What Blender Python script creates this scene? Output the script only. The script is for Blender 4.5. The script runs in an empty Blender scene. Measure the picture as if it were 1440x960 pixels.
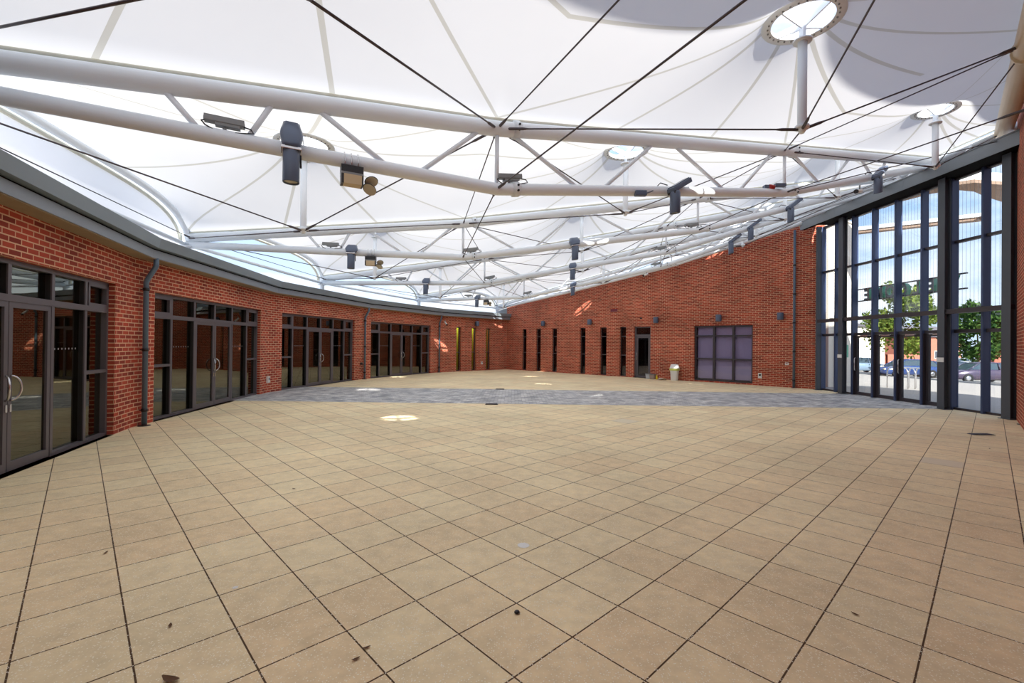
import bpy, bmesh, math, random
import numpy as np
from mathutils import Vector, Matrix
random.seed(7)
C = bpy.context.scene.collection
PI = math.pi
EYE = 1.63; F = 640.0; ROLL = .0105; HV = 3.7
V = Vector

# ---------------------------------------------------------------- measuring
def der(px, py=480):
    u = px-720; v = py-480
    return u+ROLL*v, v-ROLL*u-HV
def ground(px, py):
    u, v = der(px, py); z = F*EYE/v
    return (u*EYE/v, z)

# ---------------------------------------------------------------- materials
MATS = {}
def newmat(name):
    m = bpy.data.materials.new(name); m.use_nodes = True
    nt = m.node_tree; nt.nodes.clear()
    out = nt.nodes.new('ShaderNodeOutputMaterial')
    return m, nt, out
def N(nt, t, **kw):
    n = nt.nodes.new(t)
    for k, v in kw.items():
        if k in n.inputs: n.inputs[k].default_value = v
        else: setattr(n, k, v)
    return n
def rgb(r, g, b):
    f = lambda c: (c/255/12.92 if c/255 <= .04045 else ((c/255+.055)/1.055)**2.4)
    return (f(r), f(g), f(b), 1)
def pbr(name, col, rough=.5, metal=0., noise=.08, nscale=3., bump=0., spec=.5, coat=0.):
    m, nt, out = newmat(name)
    b = N(nt, 'ShaderNodeBsdfPrincipled', Roughness=rough, Metallic=metal)
    b.inputs['Specular IOR Level'].default_value = spec
    b.inputs['Coat Weight'].default_value = coat
    tc = N(nt, 'ShaderNodeTexCoord')
    no = N(nt, 'ShaderNodeTexNoise', Scale=nscale, Detail=4.)
    nt.links.new(tc.outputs['Object'], no.inputs['Vector'])
    mx = N(nt, 'ShaderNodeMix', data_type='RGBA')
    mx.inputs[6].default_value = tuple(c*(1-noise) for c in col[:3])+(1,)
    mx.inputs[7].default_value = tuple(min(1, c*(1+noise)) for c in col[:3])+(1,)
    nt.links.new(no.outputs[0], mx.inputs[0])
    nt.links.new(mx.outputs[2], b.inputs['Base Color'])
    if bump:
        bp = N(nt, 'ShaderNodeBump', Strength=bump, Distance=.01)
        nt.links.new(no.outputs[0], bp.inputs['Height']); nt.links.new(bp.outputs[0], b.inputs['Normal'])
    nt.links.new(b.outputs[0], out.inputs[0])
    MATS[name] = m
    return m
def brickmat(name, uvname='UVMap', c1=(178, 76, 57), c2=(118, 49, 42), mort=(214, 170, 138), w=.225, h=.075):
    m, nt, out = newmat(name)
    uv = N(nt, 'ShaderNodeUVMap', uv_map=uvname)
    br = N(nt, 'ShaderNodeTexBrick', offset=.5, Scale=1.)
    br.inputs['Color1'].default_value = rgb(*c1); br.inputs['Color2'].default_value = rgb(*c2)
    br.inputs['Mortar'].default_value = rgb(*mort)
    br.inputs['Mortar Size'].default_value = .009; br.inputs['Mortar Smooth'].default_value = .15
    br.inputs['Bias'].default_value = -.15
    br.inputs['Brick Width'].default_value = w; br.inputs['Row Height'].default_value = h
    nt.links.new(uv.outputs[0], br.inputs[0])
    no = N(nt, 'ShaderNodeTexNoise', Scale=.9, Detail=5.)
    nt.links.new(uv.outputs[0], no.inputs['Vector'])
    ra = N(nt, 'ShaderNodeMapRange'); ra.inputs[1].default_value = .3; ra.inputs[2].default_value = .7
    ra.inputs[3].default_value = .82; ra.inputs[4].default_value = 1.2
    nt.links.new(no.outputs[0], ra.inputs[0])
    mul = N(nt, 'ShaderNodeVectorMath', operation='MULTIPLY')
    nt.links.new(br.outputs['Color'], mul.inputs[0]); nt.links.new(ra.outputs[0], mul.inputs[1])
    b = N(nt, 'ShaderNodeBsdfPrincipled', Roughness=.85); b.inputs['Specular IOR Level'].default_value = .2
    nt.links.new(mul.outputs[0], b.inputs['Base Color'])
    bp = N(nt, 'ShaderNodeBump', Strength=.5, Distance=.006); bp.invert = True
    nt.links.new(br.outputs['Fac'], bp.inputs['Height']); nt.links.new(bp.outputs[0], b.inputs['Normal'])
    nt.links.new(b.outputs[0], out.inputs[0]); MATS[name] = m
    return m
def slabmat():
    m, nt, out = newmat('sandy_slabs')
    tc = N(nt, 'ShaderNodeTexCoord')
    mp = N(nt, 'ShaderNodeMapping', vector_type='TEXTURE')
    mp.inputs['Location'].default_value = (.045, 2.875, 0)
    mp.inputs['Rotation'].default_value = (0, 0, math.atan2(640, 674))
    nt.links.new(tc.outputs['Object'], mp.inputs[0])
    br = N(nt, 'ShaderNodeTexBrick', offset=0., Scale=1.)
    br.inputs['Color1'].default_value = rgb(244, 226, 184); br.inputs['Color2'].default_value = rgb(238, 214, 172)
    br.inputs['Mortar'].default_value = rgb(88, 64, 42)
    br.inputs['Mortar Size'].default_value = .0052; br.inputs['Mortar Smooth'].default_value = .3
    br.inputs['Brick Width'].default_value = .45; br.inputs['Row Height'].default_value = .45
    nt.links.new(mp.outputs[0], br.inputs[0])
    n1 = N(nt, 'ShaderNodeTexNoise', Scale=.55, Detail=6.); nt.links.new(tc.outputs['Object'], n1.inputs['Vector'])
    r1 = N(nt, 'ShaderNodeMapRange'); r1.inputs[1].default_value = .35; r1.inputs[2].default_value = .7; r1.inputs[3].default_value = .86; r1.inputs[4].default_value = 1.08
    nt.links.new(n1.outputs[0], r1.inputs[0])
    n3 = N(nt, 'ShaderNodeTexNoise', Scale=7., Detail=8., Roughness=.7); nt.links.new(tc.outputs['Object'], n3.inputs['Vector'])
    r3 = N(nt, 'ShaderNodeMapRange'); r3.inputs[1].default_value = .3; r3.inputs[2].default_value = .7; r3.inputs[3].default_value = .86; r3.inputs[4].default_value = 1.1
    nt.links.new(n3.outputs[0], r3.inputs[0])
    mul = N(nt, 'ShaderNodeVectorMath', operation='MULTIPLY'); nt.links.new(br.outputs[0], mul.inputs[0]); nt.links.new(r1.outputs[0], mul.inputs[1])
    mul3 = N(nt, 'ShaderNodeVectorMath', operation='MULTIPLY'); nt.links.new(mul.outputs[0], mul3.inputs[0]); nt.links.new(r3.outputs[0], mul3.inputs[1])
    vo = N(nt, 'ShaderNodeTexVoronoi', Scale=80.); nt.links.new(tc.outputs['Object'], vo.inputs['Vector'])
    lt = N(nt, 'ShaderNodeMath', operation='LESS_THAN'); lt.inputs[1].default_value = .30; nt.links.new(vo.outputs['Distance'], lt.inputs[0])
    sep = N(nt, 'ShaderNodeSeparateColor'); nt.links.new(vo.outputs['Color'], sep.inputs[0])
    gt = N(nt, 'ShaderNodeMath', operation='GREATER_THAN'); gt.inputs[1].default_value = .45; nt.links.new(sep.outputs[0], gt.inputs[0])
    ml = N(nt, 'ShaderNodeMath', operation='MULTIPLY'); nt.links.new(lt.outputs[0], ml.inputs[0]); nt.links.new(gt.outputs[0], ml.inputs[1])
    m2 = N(nt, 'ShaderNodeMath', operation='MULTIPLY'); m2.inputs[1].default_value = .8; nt.links.new(ml.outputs[0], m2.inputs[0])
    mx = N(nt, 'ShaderNodeMix', data_type='RGBA'); mx.inputs[7].default_value = rgb(250, 244, 226)
    nt.links.new(m2.outputs[0], mx.inputs[0]); nt.links.new(mul3.outputs[0], mx.inputs[6])
    b = N(nt, 'ShaderNodeBsdfPrincipled', Roughness=.75); b.inputs['Specular IOR Level'].default_value = .25
    nt.links.new(mx.outputs[2], b.inputs['Base Color'])
    bp = N(nt, 'ShaderNodeBump', Strength=.5, Distance=.004); bp.invert = True
    nt.links.new(br.outputs['Fac'], bp.inputs['Height'])
    nt.links.new(bp.outputs[0], b.inputs['Normal'])
    nt.links.new(b.outputs[0], out.inputs[0]); MATS['sandy_slabs'] = m
    return m
def pavermat():
    m, nt, out = newmat('grey_pavers')
    tc = N(nt, 'ShaderNodeTexCoord')
    br = N(nt, 'ShaderNodeTexBrick', offset=.5, Scale=1.)
    br.inputs['Color1'].default_value = rgb(222, 220, 216); br.inputs['Color2'].default_value = rgb(150, 152, 158)
    br.inputs['Mortar'].default_value = rgb(80, 78, 76)
    br.inputs['Mortar Size'].default_value = .004; br.inputs['Brick Width'].default_value = .2; br.inputs['Row Height'].default_value = .1
    nt.links.new(tc.outputs['Object'], br.inputs[0])
    no = N(nt, 'ShaderNodeTexNoise', Scale=2.2, Detail=5.); nt.links.new(tc.outputs['Object'], no.inputs['Vector'])
    ra = N(nt, 'ShaderNodeMapRange'); ra.inputs[1].default_value = .3; ra.inputs[2].default_value = .7; ra.inputs[3].default_value = .72; ra.inputs[4].default_value = 1.2
    nt.links.new(no.outputs[0], ra.inputs[0])
    mul = N(nt, 'ShaderNodeVectorMath', operation='MULTIPLY'); nt.links.new(br.outputs[0], mul.inputs[0]); nt.links.new(ra.outputs[0], mul.inputs[1])
    b = N(nt, 'ShaderNodeBsdfPrincipled', Roughness=.7); nt.links.new(mul.outputs[0], b.inputs['Base Color'])
    nt.links.new(b.outputs[0], out.inputs[0]); MATS['grey_pavers'] = m
    return m
def membranemat():
    m, nt, out = newmat('white_fabric')
    at = N(nt, 'ShaderNodeAttribute', attribute_name='seam')
    lt = N(nt, 'ShaderNodeMath', operation='LESS_THAN'); lt.inputs[1].default_value = .032; nt.links.new(at.outputs['Fac'], lt.inputs[0])
    tc = N(nt, 'ShaderNodeTexCoord'); no = N(nt, 'ShaderNodeTexNoise', Scale=.6, Detail=3.); nt.links.new(tc.outputs['Object'], no.inputs['Vector'])
    ra = N(nt, 'ShaderNodeMapRange'); ra.inputs[3].default_value = .95; ra.inputs[4].default_value = 1.03; nt.links.new(no.outputs[0], ra.inputs[0])
    def col(a, bcol):
        mx = N(nt, 'ShaderNodeMix', data_type='RGBA'); mx.inputs[6].default_value = a; mx.inputs[7].default_value = bcol
        nt.links.new(lt.outputs[0], mx.inputs[0])
        mu = N(nt, 'ShaderNodeVectorMath', operation='MULTIPLY'); nt.links.new(mx.outputs[2], mu.inputs[0]); nt.links.new(ra.outputs[0], mu.inputs[1])
        return mu.outputs[0]
    d = N(nt, 'ShaderNodeBsdfDiffuse'); t = N(nt, 'ShaderNodeBsdfTranslucent')
    nt.links.new(col((.88, .88, .89, 1), (.76, .75, .70, 1)), d.inputs[0])
    nt.links.new(col((.505, .51, .52, 1), (.35, .345, .32, 1)), t.inputs[0])
    mx = N(nt, 'ShaderNodeMixShader'); mx.inputs[0].default_value = .48
    nt.links.new(d.outputs[0], mx.inputs[1]); nt.links.new(t.outputs[0], mx.inputs[2])
    nt.links.new(mx.outputs[0], out.inputs[0]); MATS['white_fabric'] = m
    return m
def glassmat(name, tint=(.8, .85, .85), ior=1.5, refl=(1, 1, 1), lines=False, rough=.0, extra=0.):
    m, nt, out = newmat(name)
    tr = N(nt, 'ShaderNodeBsdfTransparent'); tr.inputs[0].default_value = tint+(1,)
    gl = N(nt, 'ShaderNodeBsdfGlossy', Roughness=rough); gl.inputs[0].default_value = refl+(1,)
    f0 = ((ior-1)/(ior+1))**2
    ge = N(nt, 'ShaderNodeNewGeometry'); dt = N(nt, 'ShaderNodeVectorMath', operation='DOT_PRODUCT')
    nt.links.new(ge.outputs['Normal'], dt.inputs[0]); nt.links.new(ge.outputs['Incoming'], dt.inputs[1])
    ab = N(nt, 'ShaderNodeMath', operation='ABSOLUTE'); nt.links.new(dt.outputs['Value'], ab.inputs[0])
    om = N(nt, 'ShaderNodeMath', operation='SUBTRACT'); om.inputs[0].default_value = 1; nt.links.new(ab.outputs[0], om.inputs[1])
    pw = N(nt, 'ShaderNodeMath', operation='POWER'); pw.inputs[1].default_value = 5; nt.links.new(om.outputs[0], pw.inputs[0])
    fr = N(nt, 'ShaderNodeMath', operation='MULTIPLY_ADD'); fr.inputs[1].default_value = 1-f0; fr.inputs[2].default_value = f0; nt.links.new(pw.outputs[0], fr.inputs[0])
    ad = N(nt, 'ShaderNodeMath', operation='ADD'); ad.inputs[1].default_value = extra; ad.use_clamp = True
    nt.links.new(fr.outputs[0], ad.inputs[0])
    mx = N(nt, 'ShaderNodeMixShader')
    nt.links.new(ad.outputs[0], mx.inputs[0]); nt.links.new(tr.outputs[0], mx.inputs[1]); nt.links.new(gl.outputs[0], mx.inputs[2])
    last = mx
    if lines:
        tc = N(nt, 'ShaderNodeTexCoord'); sp = N(nt, 'ShaderNodeSeparateXYZ'); nt.links.new(tc.outputs['Object'], sp.inputs[0])
        fm = N(nt, 'ShaderNodeMath', operation='PINGPONG'); fm.inputs[1].default_value = .052; nt.links.new(sp.outputs[1], fm.inputs[0])
        l1 = N(nt, 'ShaderNodeMath', operation='LESS_THAN'); l1.inputs[1].default_value = .0035; nt.links.new(fm.outputs[0], l1.inputs[0])
        zg = N(nt, 'ShaderNodeMath', operation='GREATER_THAN'); zg.inputs[1].default_value = 2.7; nt.links.new(sp.outputs[2], zg.inputs[0])
        mm = N(nt, 'ShaderNodeMath', operation='MULTIPLY'); zh = N(nt, 'ShaderNodeMath', operation='MULTIPLY'); zh.inputs[1].default_value = .55; nt.links.new(zg.outputs[0], zh.inputs[0]); nt.links.new(l1.outputs[0], mm.inputs[0]); nt.links.new(zh.outputs[0], mm.inputs[1])
        df = N(nt, 'ShaderNodeBsdfDiffuse'); df.inputs[0].default_value = (.5, .5, .52, 1)
        mz = N(nt, 'ShaderNodeMixShader'); nt.links.new(mm.outputs[0], mz.inputs[0]); nt.links.new(mx.outputs[0], mz.inputs[1]); nt.links.new(df.outputs[0], mz.inputs[2])
        last = mz
    nt.links.new(last.outputs[0], out.inputs[0]); MATS[name] = m
    return m
def covermat():
    m, nt, out = newmat('clear_cover')
    tr = N(nt, 'ShaderNodeBsdfTransparent'); tr.inputs[0].default_value = (1, 1, 1, 1)
    t = N(nt, 'ShaderNodeBsdfTranslucent'); t.inputs[0].default_value = (.95, .97, 1, 1)
    mx = N(nt, 'ShaderNodeMixShader'); mx.inputs[0].default_value = .18
    nt.links.new(tr.outputs[0], mx.inputs[1]); nt.links.new(t.outputs[0], mx.inputs[2])
    nt.links.new(mx.outputs[0], out.inputs[0]); MATS['clear_cover'] = m
    return m
def leafmat(name, a, b_):
    m, nt, out = newmat(name)
    g = N(nt, 'ShaderNodeNewGeometry')
    mx = N(nt, 'ShaderNodeMix', data_type='RGBA'); mx.inputs[6].default_value = rgb(*a); mx.inputs[7].default_value = rgb(*b_)
    nt.links.new(g.outputs['Random Per Island'], mx.inputs[0])
    d = N(nt, 'ShaderNodeBsdfDiffuse'); t = N(nt, 'ShaderNodeBsdfTranslucent')
    nt.links.new(mx.outputs[2], d.inputs[0]); nt.links.new(mx.outputs[2], t.inputs[0])
    ms = N(nt, 'ShaderNodeMixShader'); ms.inputs[0].default_value = .35
    nt.links.new(d.outputs[0], ms.inputs[1]); nt.links.new(t.outputs[0], ms.inputs[2]); nt.links.new(ms.outputs[0], out.inputs[0])
    MATS[name] = m
    return m

BR = brickmat('red_brick')
SLAB = slabmat(); PAV = pavermat(); FAB = membranemat(); COVER = covermat()
SKIRT, nt_, out_ = newmat('skirt_fabric')
d_ = N(nt_, 'ShaderNodeBsdfDiffuse'); t_ = N(nt_, 'ShaderNodeBsdfTranslucent'); m_ = N(nt_, 'ShaderNodeMixShader'); m_.inputs[0].default_value = .7
d_.inputs[0].default_value = (.9, .9, .92, 1); t_.inputs[0].default_value = (.88, .88, .9, 1)
nt_.links.new(d_.outputs[0], m_.inputs[1]); nt_.links.new(t_.outputs[0], m_.inputs[2]); nt_.links.new(m_.outputs[0], out_.inputs[0])
WHITE = pbr('white_steel', rgb(240, 247, 254), .45, noise=.01)
CREAM = pbr('cream_steel', rgb(204, 182, 148), .4, noise=.04)
OLIVE = pbr('fabric_rail', rgb(226, 224, 208), .6, noise=.12, nscale=6)
CABLE = pbr('steel_cable', rgb(92, 86, 90), .45, metal=.6)
ZINC = pbr('grey_fascia', rgb(128, 140, 148), .42, metal=.1, noise=.06)
ZINC2 = pbr('grey_gutter', rgb(134, 142, 152), .42, metal=.1, noise=.05)
DARKGAP = pbr('dark_gap', rgb(16, 16, 19), .9, spec=.1)
SOFFIT = pbr('timber_soffit', rgb(150, 132, 102), .8, noise=.15, nscale=5)
PIPE = pbr('grey_downpipe', rgb(88, 108, 126), .35, noise=.05)
ALU = pbr('brown_grey_aluminium', rgb(98, 93, 98), .42, metal=.15, noise=.04)
ALUD = pbr('dark_aluminium', rgb(62, 56, 60), .42, metal=.1, noise=.04)
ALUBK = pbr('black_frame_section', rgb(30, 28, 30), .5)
ALUB = pbr('blue_grey_aluminium', rgb(66, 80, 114), .3, metal=.15, noise=.04)
STEELG = pbr('grey_painted_steel', rgb(78, 83, 90), .42, metal=.1, noise=.05)
CHROME = pbr('chrome', rgb(205, 205, 208), .2, metal=.9)
BLACK = pbr('black_plastic', rgb(30, 28, 32), .4)
LAMP = pbr('slate_lamp_metal', rgb(92, 104, 126), .38, metal=.1)
GREYP = pbr('grey_plastic', rgb(138, 142, 144), .5)
LENS = pbr('pale_lens', rgb(190, 182, 160), .2)
BEIGE = pbr('beige_plastic', rgb(205, 184, 148), .5)
WPLAS = pbr('white_plastic', rgb(230, 230, 226), .35)
RED = pbr('red_plastic', rgb(170, 40, 36), .4)
YEL = pbr('yellow_plastic', rgb(226, 200, 40), .45)
GREEN = pbr('green_paint', rgb(40, 160, 122), .45)
LIME = pbr('lime_wall', rgb(176, 190, 52), .7)
TEAL = pbr('teal_bag', rgb(130, 190, 190), .5)
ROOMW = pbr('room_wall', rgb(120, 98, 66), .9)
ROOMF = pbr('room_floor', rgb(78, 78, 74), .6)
BLIND = pbr('violet_blind', rgb(166, 156, 188), .8, noise=.1)
CONC = pbr('pale_concrete', rgb(158, 150, 142), .8, noise=.07, nscale=.6)
KERB = pbr('grey_kerb', rgb(150, 150, 150), .8)
ROAD = pbr('asphalt', rgb(140, 136, 132), .85, noise=.08, nscale=1.5)
RENDER = pbr('cream_render', rgb(236, 226, 208), .85, noise=.03)
GREYR = pbr('grey_render', rgb(190, 186, 180), .85, noise=.03)
BROWNS = pbr('brown_soffit', rgb(150, 124, 104), .7)
ROOFT = pbr('slate_roof', rgb(96, 92, 96), .8)
FARBR = pbr('far_brick', rgb(178, 108, 88), .9, noise=.12, nscale=6)
BARK = pbr('bark', rgb(96, 80, 62), .9, noise=.3, nscale=8, bump=.5)
LEAF1 = leafmat('leaf_yellow_green', (66, 88, 36), (142, 156, 74))
LEAF2 = leafmat('leaf_green', (34, 62, 34), (96, 124, 62))
HEDGE = leafmat('hedge_leaf', (60, 76, 40), (120, 130, 70))
TYRE = pbr('tyre', rgb(28, 28, 30), .8)
CARGL = pbr('car_window', rgb(60, 74, 84), .1, spec=.8)
GL_SHOP = glassmat('shopfront_glass', (.46, .48, .38), 1.75, (.84, .84, .76), extra=.07)
GL_ENT = glassmat('entrance_glass', (.86, .89, .91), 1.45, (1, 1, 1), lines=True)
GL_DOOR = glassmat('entrance_door_glass', (.87, .90, .91), 1.45)
GL_BLIND = glassmat('blind_window_glass', (.92, .92, .95), 1.5)
GL_DARK = glassmat('dark_window_glass', (.5, .5, .56), 1.6, (.8, .8, .9), extra=.02)

# ---------------------------------------------------------------- mesh builder
class MB:
    def __init__(s): s.v = []; s.f = []; s.uv = []; s.mi = []; s.smooth = []
    def face(s, pts, uv=None, mi=0, sm=False):
        n = len(s.v); s.v += [tuple(p) for p in pts]; s.f.append(tuple(range(n, n+len(pts))))
        s.uv.append(uv); s.mi.append(mi); s.smooth.append(sm)
    def grid(s, rows, closed=False, mi=0, sm=True, cap=False):
        n0 = len(s.v); m = len(rows[0])
        for r in rows: s.v += [tuple(p) for p in r]
        for i in range(len(rows)-1):
            for j in range(m if closed else m-1):
                a = n0+i*m+j; b = n0+i*m+(j+1) % m
                s.f.append((a, b, b+m, a+m)); s.uv.append(None); s.mi.append(mi); s.smooth.append(sm)
        if cap:
            s.f.append(tuple(n0+j for j in reversed(range(m)))); s.uv.append(None); s.mi.append(mi); s.smooth.append(False)
            k = n0+(len(rows)-1)*m
            s.f.append(tuple(k+j for j in range(m))); s.uv.append(None); s.mi.append(mi); s.smooth.append(False)
    def box(s, x0, x1, y0, y1, z0, z1, M=None, mi=0, bev=0.):
        M = M or (lambda p: p)
        if bev:
            b = bev
            xs = [(x0, x1, y0+b, y1-b, z0+b, z1-b), (x0+b, x1-b, y0, y1, z0+b, z1-b), (x0+b, x1-b, y0+b, y1-b, z0, z1)]
            bm = bmesh.new(); bmesh.ops.create_cube(bm, size=1)
            for v in bm.verts: v.co = V(((x0+x1)/2+v.co.x*(x1-x0), (y0+y1)/2+v.co.y*(y1-y0), (z0+z1)/2+v.co.z*(z1-z0)))
            bmesh.ops.bevel(bm, geom=list(bm.edges), offset=b, segments=2, profile=.6, affect='EDGES')
            n = len(s.v); bm.verts.ensure_lookup_table()
            s.v += [tuple(M(v.co)) for v in bm.verts]
            for f in bm.faces:
                s.f.append(tuple(n+v.index for v in f.verts)); s.uv.append(None); s.mi.append(mi); s.smooth.append(False)
            bm.free(); return
        c = [M(V(p)) for p in ((x0, y0, z0), (x1, y0, z0), (x1, y1, z0), (x0, y1, z0), (x0, y0, z1), (x1, y0, z1), (x1, y1, z1), (x0, y1, z1))]
        for q in ((0, 3, 2, 1), (4, 5, 6, 7), (0, 1, 5, 4), (1, 2, 6, 5), (2, 3, 7, 6), (3, 0, 4, 7)):
            s.face([c[i] for i in q], mi=mi)
    def tube(s, pts, r, n=12, mi=0, cap=True):
        pts = [V(p) for p in pts]; rr = r if isinstance(r, (list, tuple)) else [r]*len(pts)
        rows = []; up = None
        for i, p in enumerate(pts):
            if i == 0: t = pts[1]-p
            elif i == len(pts)-1: t = p-pts[i-1]
            else: t = (pts[i+1]-p).normalized()+(p-pts[i-1]).normalized()
            t.normalize()
            if up is None: up = V((0, 0, 1)) if abs(t.z) < .95 else V((1, 0, 0))
            a = t.cross(up).normalized(); b = a.cross(t).normalized(); up = b
            rows.append([p+a*rr[i]*math.cos(2*PI*k/n)+b*rr[i]*math.sin(2*PI*k/n) for k in range(n)])
        s.grid(rows, True, mi, True, cap)
    def lathe(s, prof, n=20, c=(0, 0, 0), mi=0, M=None):
        M = M or (lambda p: p)
        rows = [[M(V((c[0]+r*math.cos(2*PI*k/n), c[1]+r*math.sin(2*PI*k/n), c[2]+z))) for k in range(n)] for r, z in prof]
        s.grid(rows, True, mi, True, False)
    def build(s, name, mat, parent=None, weld=False):
        me = bpy.data.meshes.new(name)
        off = V((0, 0, 0)); inv = None
        if parent is not None: inv = world_of(parent).inverted()
        vs = [inv @ V(p) for p in s.v] if inv else s.v
        me.from_pydata([tuple(p) for p in vs], [], s.f)
        mats = mat if isinstance(mat, (list, tuple)) else [mat]
        for m in mats: me.materials.append(m)
        for i, p in enumerate(me.polygons): p.material_index = s.mi[i]; p.use_smooth = s.smooth[i]
        if any(u is not None for u in s.uv):
            l = me.uv_layers.new(name='UVMap')
            for i, p in enumerate(me.polygons):
                if s.uv[i]:
                    for k, li in enumerate(p.loop_indices): l.data[li].uv = s.uv[i][k]
        o = bpy.data.objects.new(name, me); C.objects.link(o)
        if parent is not None: o.parent = parent
        if weld:
            bm = bmesh.new(); bm.from_mesh(me); bmesh.ops.remove_doubles(bm, verts=bm.verts, dist=1e-4); bm.to_mesh(me); bm.free()
        return o
def world_of(o):
    M = Matrix.LocRotScale(o.location, o.rotation_euler, o.scale)
    return world_of(o.parent) @ M if o.parent else M
def tag(o, label, cat, group=None, kind=None):
    o['label'] = label; o['category'] = cat
    if group: o['group'] = group
    if kind: o['kind'] = kind
    return o
def thing(name, label, cat, loc, rz=0., group=None, kind=None, parent=None):
    o = bpy.data.objects.new(name, None); o.empty_display_size = .1; C.objects.link(o)
    o.location = loc; o.rotation_euler = (0, 0, rz)
    return tag(o, label, cat, group, kind)
def kids(o): return [c for c in bpy.data.objects if c.parent == o]
def dup(o, loc, rot, label, group=None, parent=None):
    c = o.copy(); C.objects.link(c); c.parent = parent
    if parent is None:
        c.location = loc; c.rotation_euler = rot; c['label'] = label
        if group: c['group'] = group
    for k in kids(o): dup(k, None, None, None, None, c)
    return c
def chain(*names): return names

# ---------------------------------------------------------------- plan
Y0 = (-2.0, -3.20); Z0 = (-4.70, 1.90); A = (-7.08, 8.50); B = (-7.80, 14.55); Cc = (-6.62, 20.40); D = (-4.12, 25.60); E_ = (-.35, 29.45); F_ = (12.02, 17.58)
G_ = (11.85, 10.70)
PL = [Y0, Z0, A, B, Cc, D, E_]
class Facet:
    def __init__(s, p, q):
        s.o = V((p[0], p[1], 0)); d = V((q[0]-p[0], q[1]-p[1], 0)); s.L = d.length; s.t = d.normalized(); s.n = V((s.t.y, -s.t.x, 0))
    def pt(s, a, z, d=0.): return s.o+s.t*a+s.n*d+V((0, 0, z))
    def M(s): return lambda p: s.pt(p[0], p[2], p[1])      # local (s, d, z)
    def at(s, px, py=480):
        u, v = der(px, py); k = u/F     # x = k*y
        return (k*s.o.y-s.o.x)/(s.t.x-k*s.t.y)
def wall(mb, f, s0, s1, top, ops, thick=.3, u0=0., cap=True):
    """front face with openings, reveals, top and back; top is a function of s"""
    xs = sorted(set([s0, s1]+[o[0] for o in ops]+[o[1] for o in ops]))
    fine = []
    for a, b in zip(xs, xs[1:]):
        k = max(1, int((b-a)/1.0)); fine += [a+(b-a)*i/k for i in range(k)]
    xs = fine+[s1]
    zs = sorted(set([0.]+[o[2] for o in ops]+[o[3] for o in ops]))
    def q(a, b, za, zb, zc, zd, d):
        mb.face([f.pt(a, za, d), f.pt(b, zb, d), f.pt(b, zc, d), f.pt(a, zd, d)], [(u0+a, za), (u0+b, zb), (u0+b, zc), (u0+a, zd)])
    for a, b in zip(xs, xs[1:]):
        m = (a+b)/2
        cols = [o for o in ops if o[0] <= m <= o[1]]
        lv = zs+[None]
        for z0, z1 in zip(lv, lv[1:]):
            zt0 = top(a) if z1 is None else z1; zt1 = top(b) if z1 is None else z1
            zm = z0+.001 if z1 is None else (z0+z1)/2
            if any(o[2] <= zm <= o[3] for o in cols): continue
            q(a, b, z0, z0, zt1, zt0, 0); q(b, a, z0, z0, zt0, zt1, -thick)
        mb.face([f.pt(a, top(a), 0), f.pt(b, top(b), 0), f.pt(b, top(b), -thick), f.pt(a, top(a), -thick)], [(a, 0), (b, 0), (b, .3), (a, .3)])
    for a, b, z0, z1 in ops:
        mb.face([f.pt(a, z0, 0), f.pt(a, z1, 0), f.pt(a, z1, -thick), f.pt(a, z0, -thick)], [(0, z0), (0, z1), (thick, z1), (thick, z0)])
        mb.face([f.pt(b, z0, 0), f.pt(b, z0, -thick), f.pt(b, z1, -thick), f.pt(b, z1, 0)], [(0, z0), (thick, z0), (thick, z1), (0, z1)])
        mb.face([f.pt(a, z1, 0), f.pt(b, z1, 0), f.pt(b, z1, -thick), f.pt(a, z1, -thick)], [(a, 0), (b, 0), (b, .065), (a, .065)])
        mb.face([f.pt(a, z0, 0), f.pt(a, z0, -thick), f.pt(b, z0, -thick), f.pt(b, z0, 0)], [(a, 0), (a, .065), (b, .065), (b, 0)])
    for e in (s0, s1):
        mb.face([f.pt(e, 0, 0), f.pt(e, top(e), 0), f.pt(e, top(e), -thick), f.pt(e, 0, -thick)], [(0, 0), (0, top(e)), (thick, top(e)), (thick, 0)])
FS = [Facet(p, q) for p, q in zip(PL, PL[1:])]
FB = Facet(E_, F_)      # back wall
FSo = Facet(G_, (-2.0, -3.20))    # south wall

# ---------------------------------------------------------------- floor
mb = MB()
mb.face([(-16, -8, 0), (12.0, -8, 0), (12.0, 36, 0), (-16, 36, 0)])
fl = mb.build('floor', SLAB); tag(fl, 'sandy stone slab paving laid diagonally across the courtyard', 'floor', kind='structure')
mb = MB()
mb.face([(-8.1, 12.48, .003), (12.0, 12.30, .003), (12.0, 16.05, .003), (-8.1, 16.60, .003)])
tag(mb.build('floor', PAV), 'band of grey block paving crossing the courtyard to the entrance doors', 'floor', kind='structure')

# ---------------------------------------------------------------- walls of the left building
HEAD = 2.60; DH = 2.087
SHOPW = [.70, .85, .87, .87, .85, .70]
shops = []
f1 = FS[1]; e1 = f1.at(161.5); shops.append((1, e1-4.85, e1))
f2 = FS[2]; shops.append((2, f2.at(217.0), f2.at(366.5)))
f3 = FS[3]; shops.append((3, f3.at(396.5), f3.at(498.5)))
f4 = FS[4]; shops.append((4, f4.at(521.5), f4.at(605.5)))
slits5 = [(FS[5].at(a), FS[5].at(b), .03, HEAD) for a, b in ((641.8, 648.6), (663.6, 669.8), (683.8, 689.6))]
mb = MB(); u0 = 0
for i, f in enumerate(FS):
    ops = [(a, b, 0., HEAD) for k, a, b in shops if k == i]
    if i == 5: ops = slits5
    wall(mb, f, 0, f.L, lambda s: 3.30, ops, u0=u0); u0 += f.L
tag(mb.build('wall_left', BR), 'faceted red brick wall with glazed shopfronts down the left side', 'wall', kind='structure')

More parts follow.
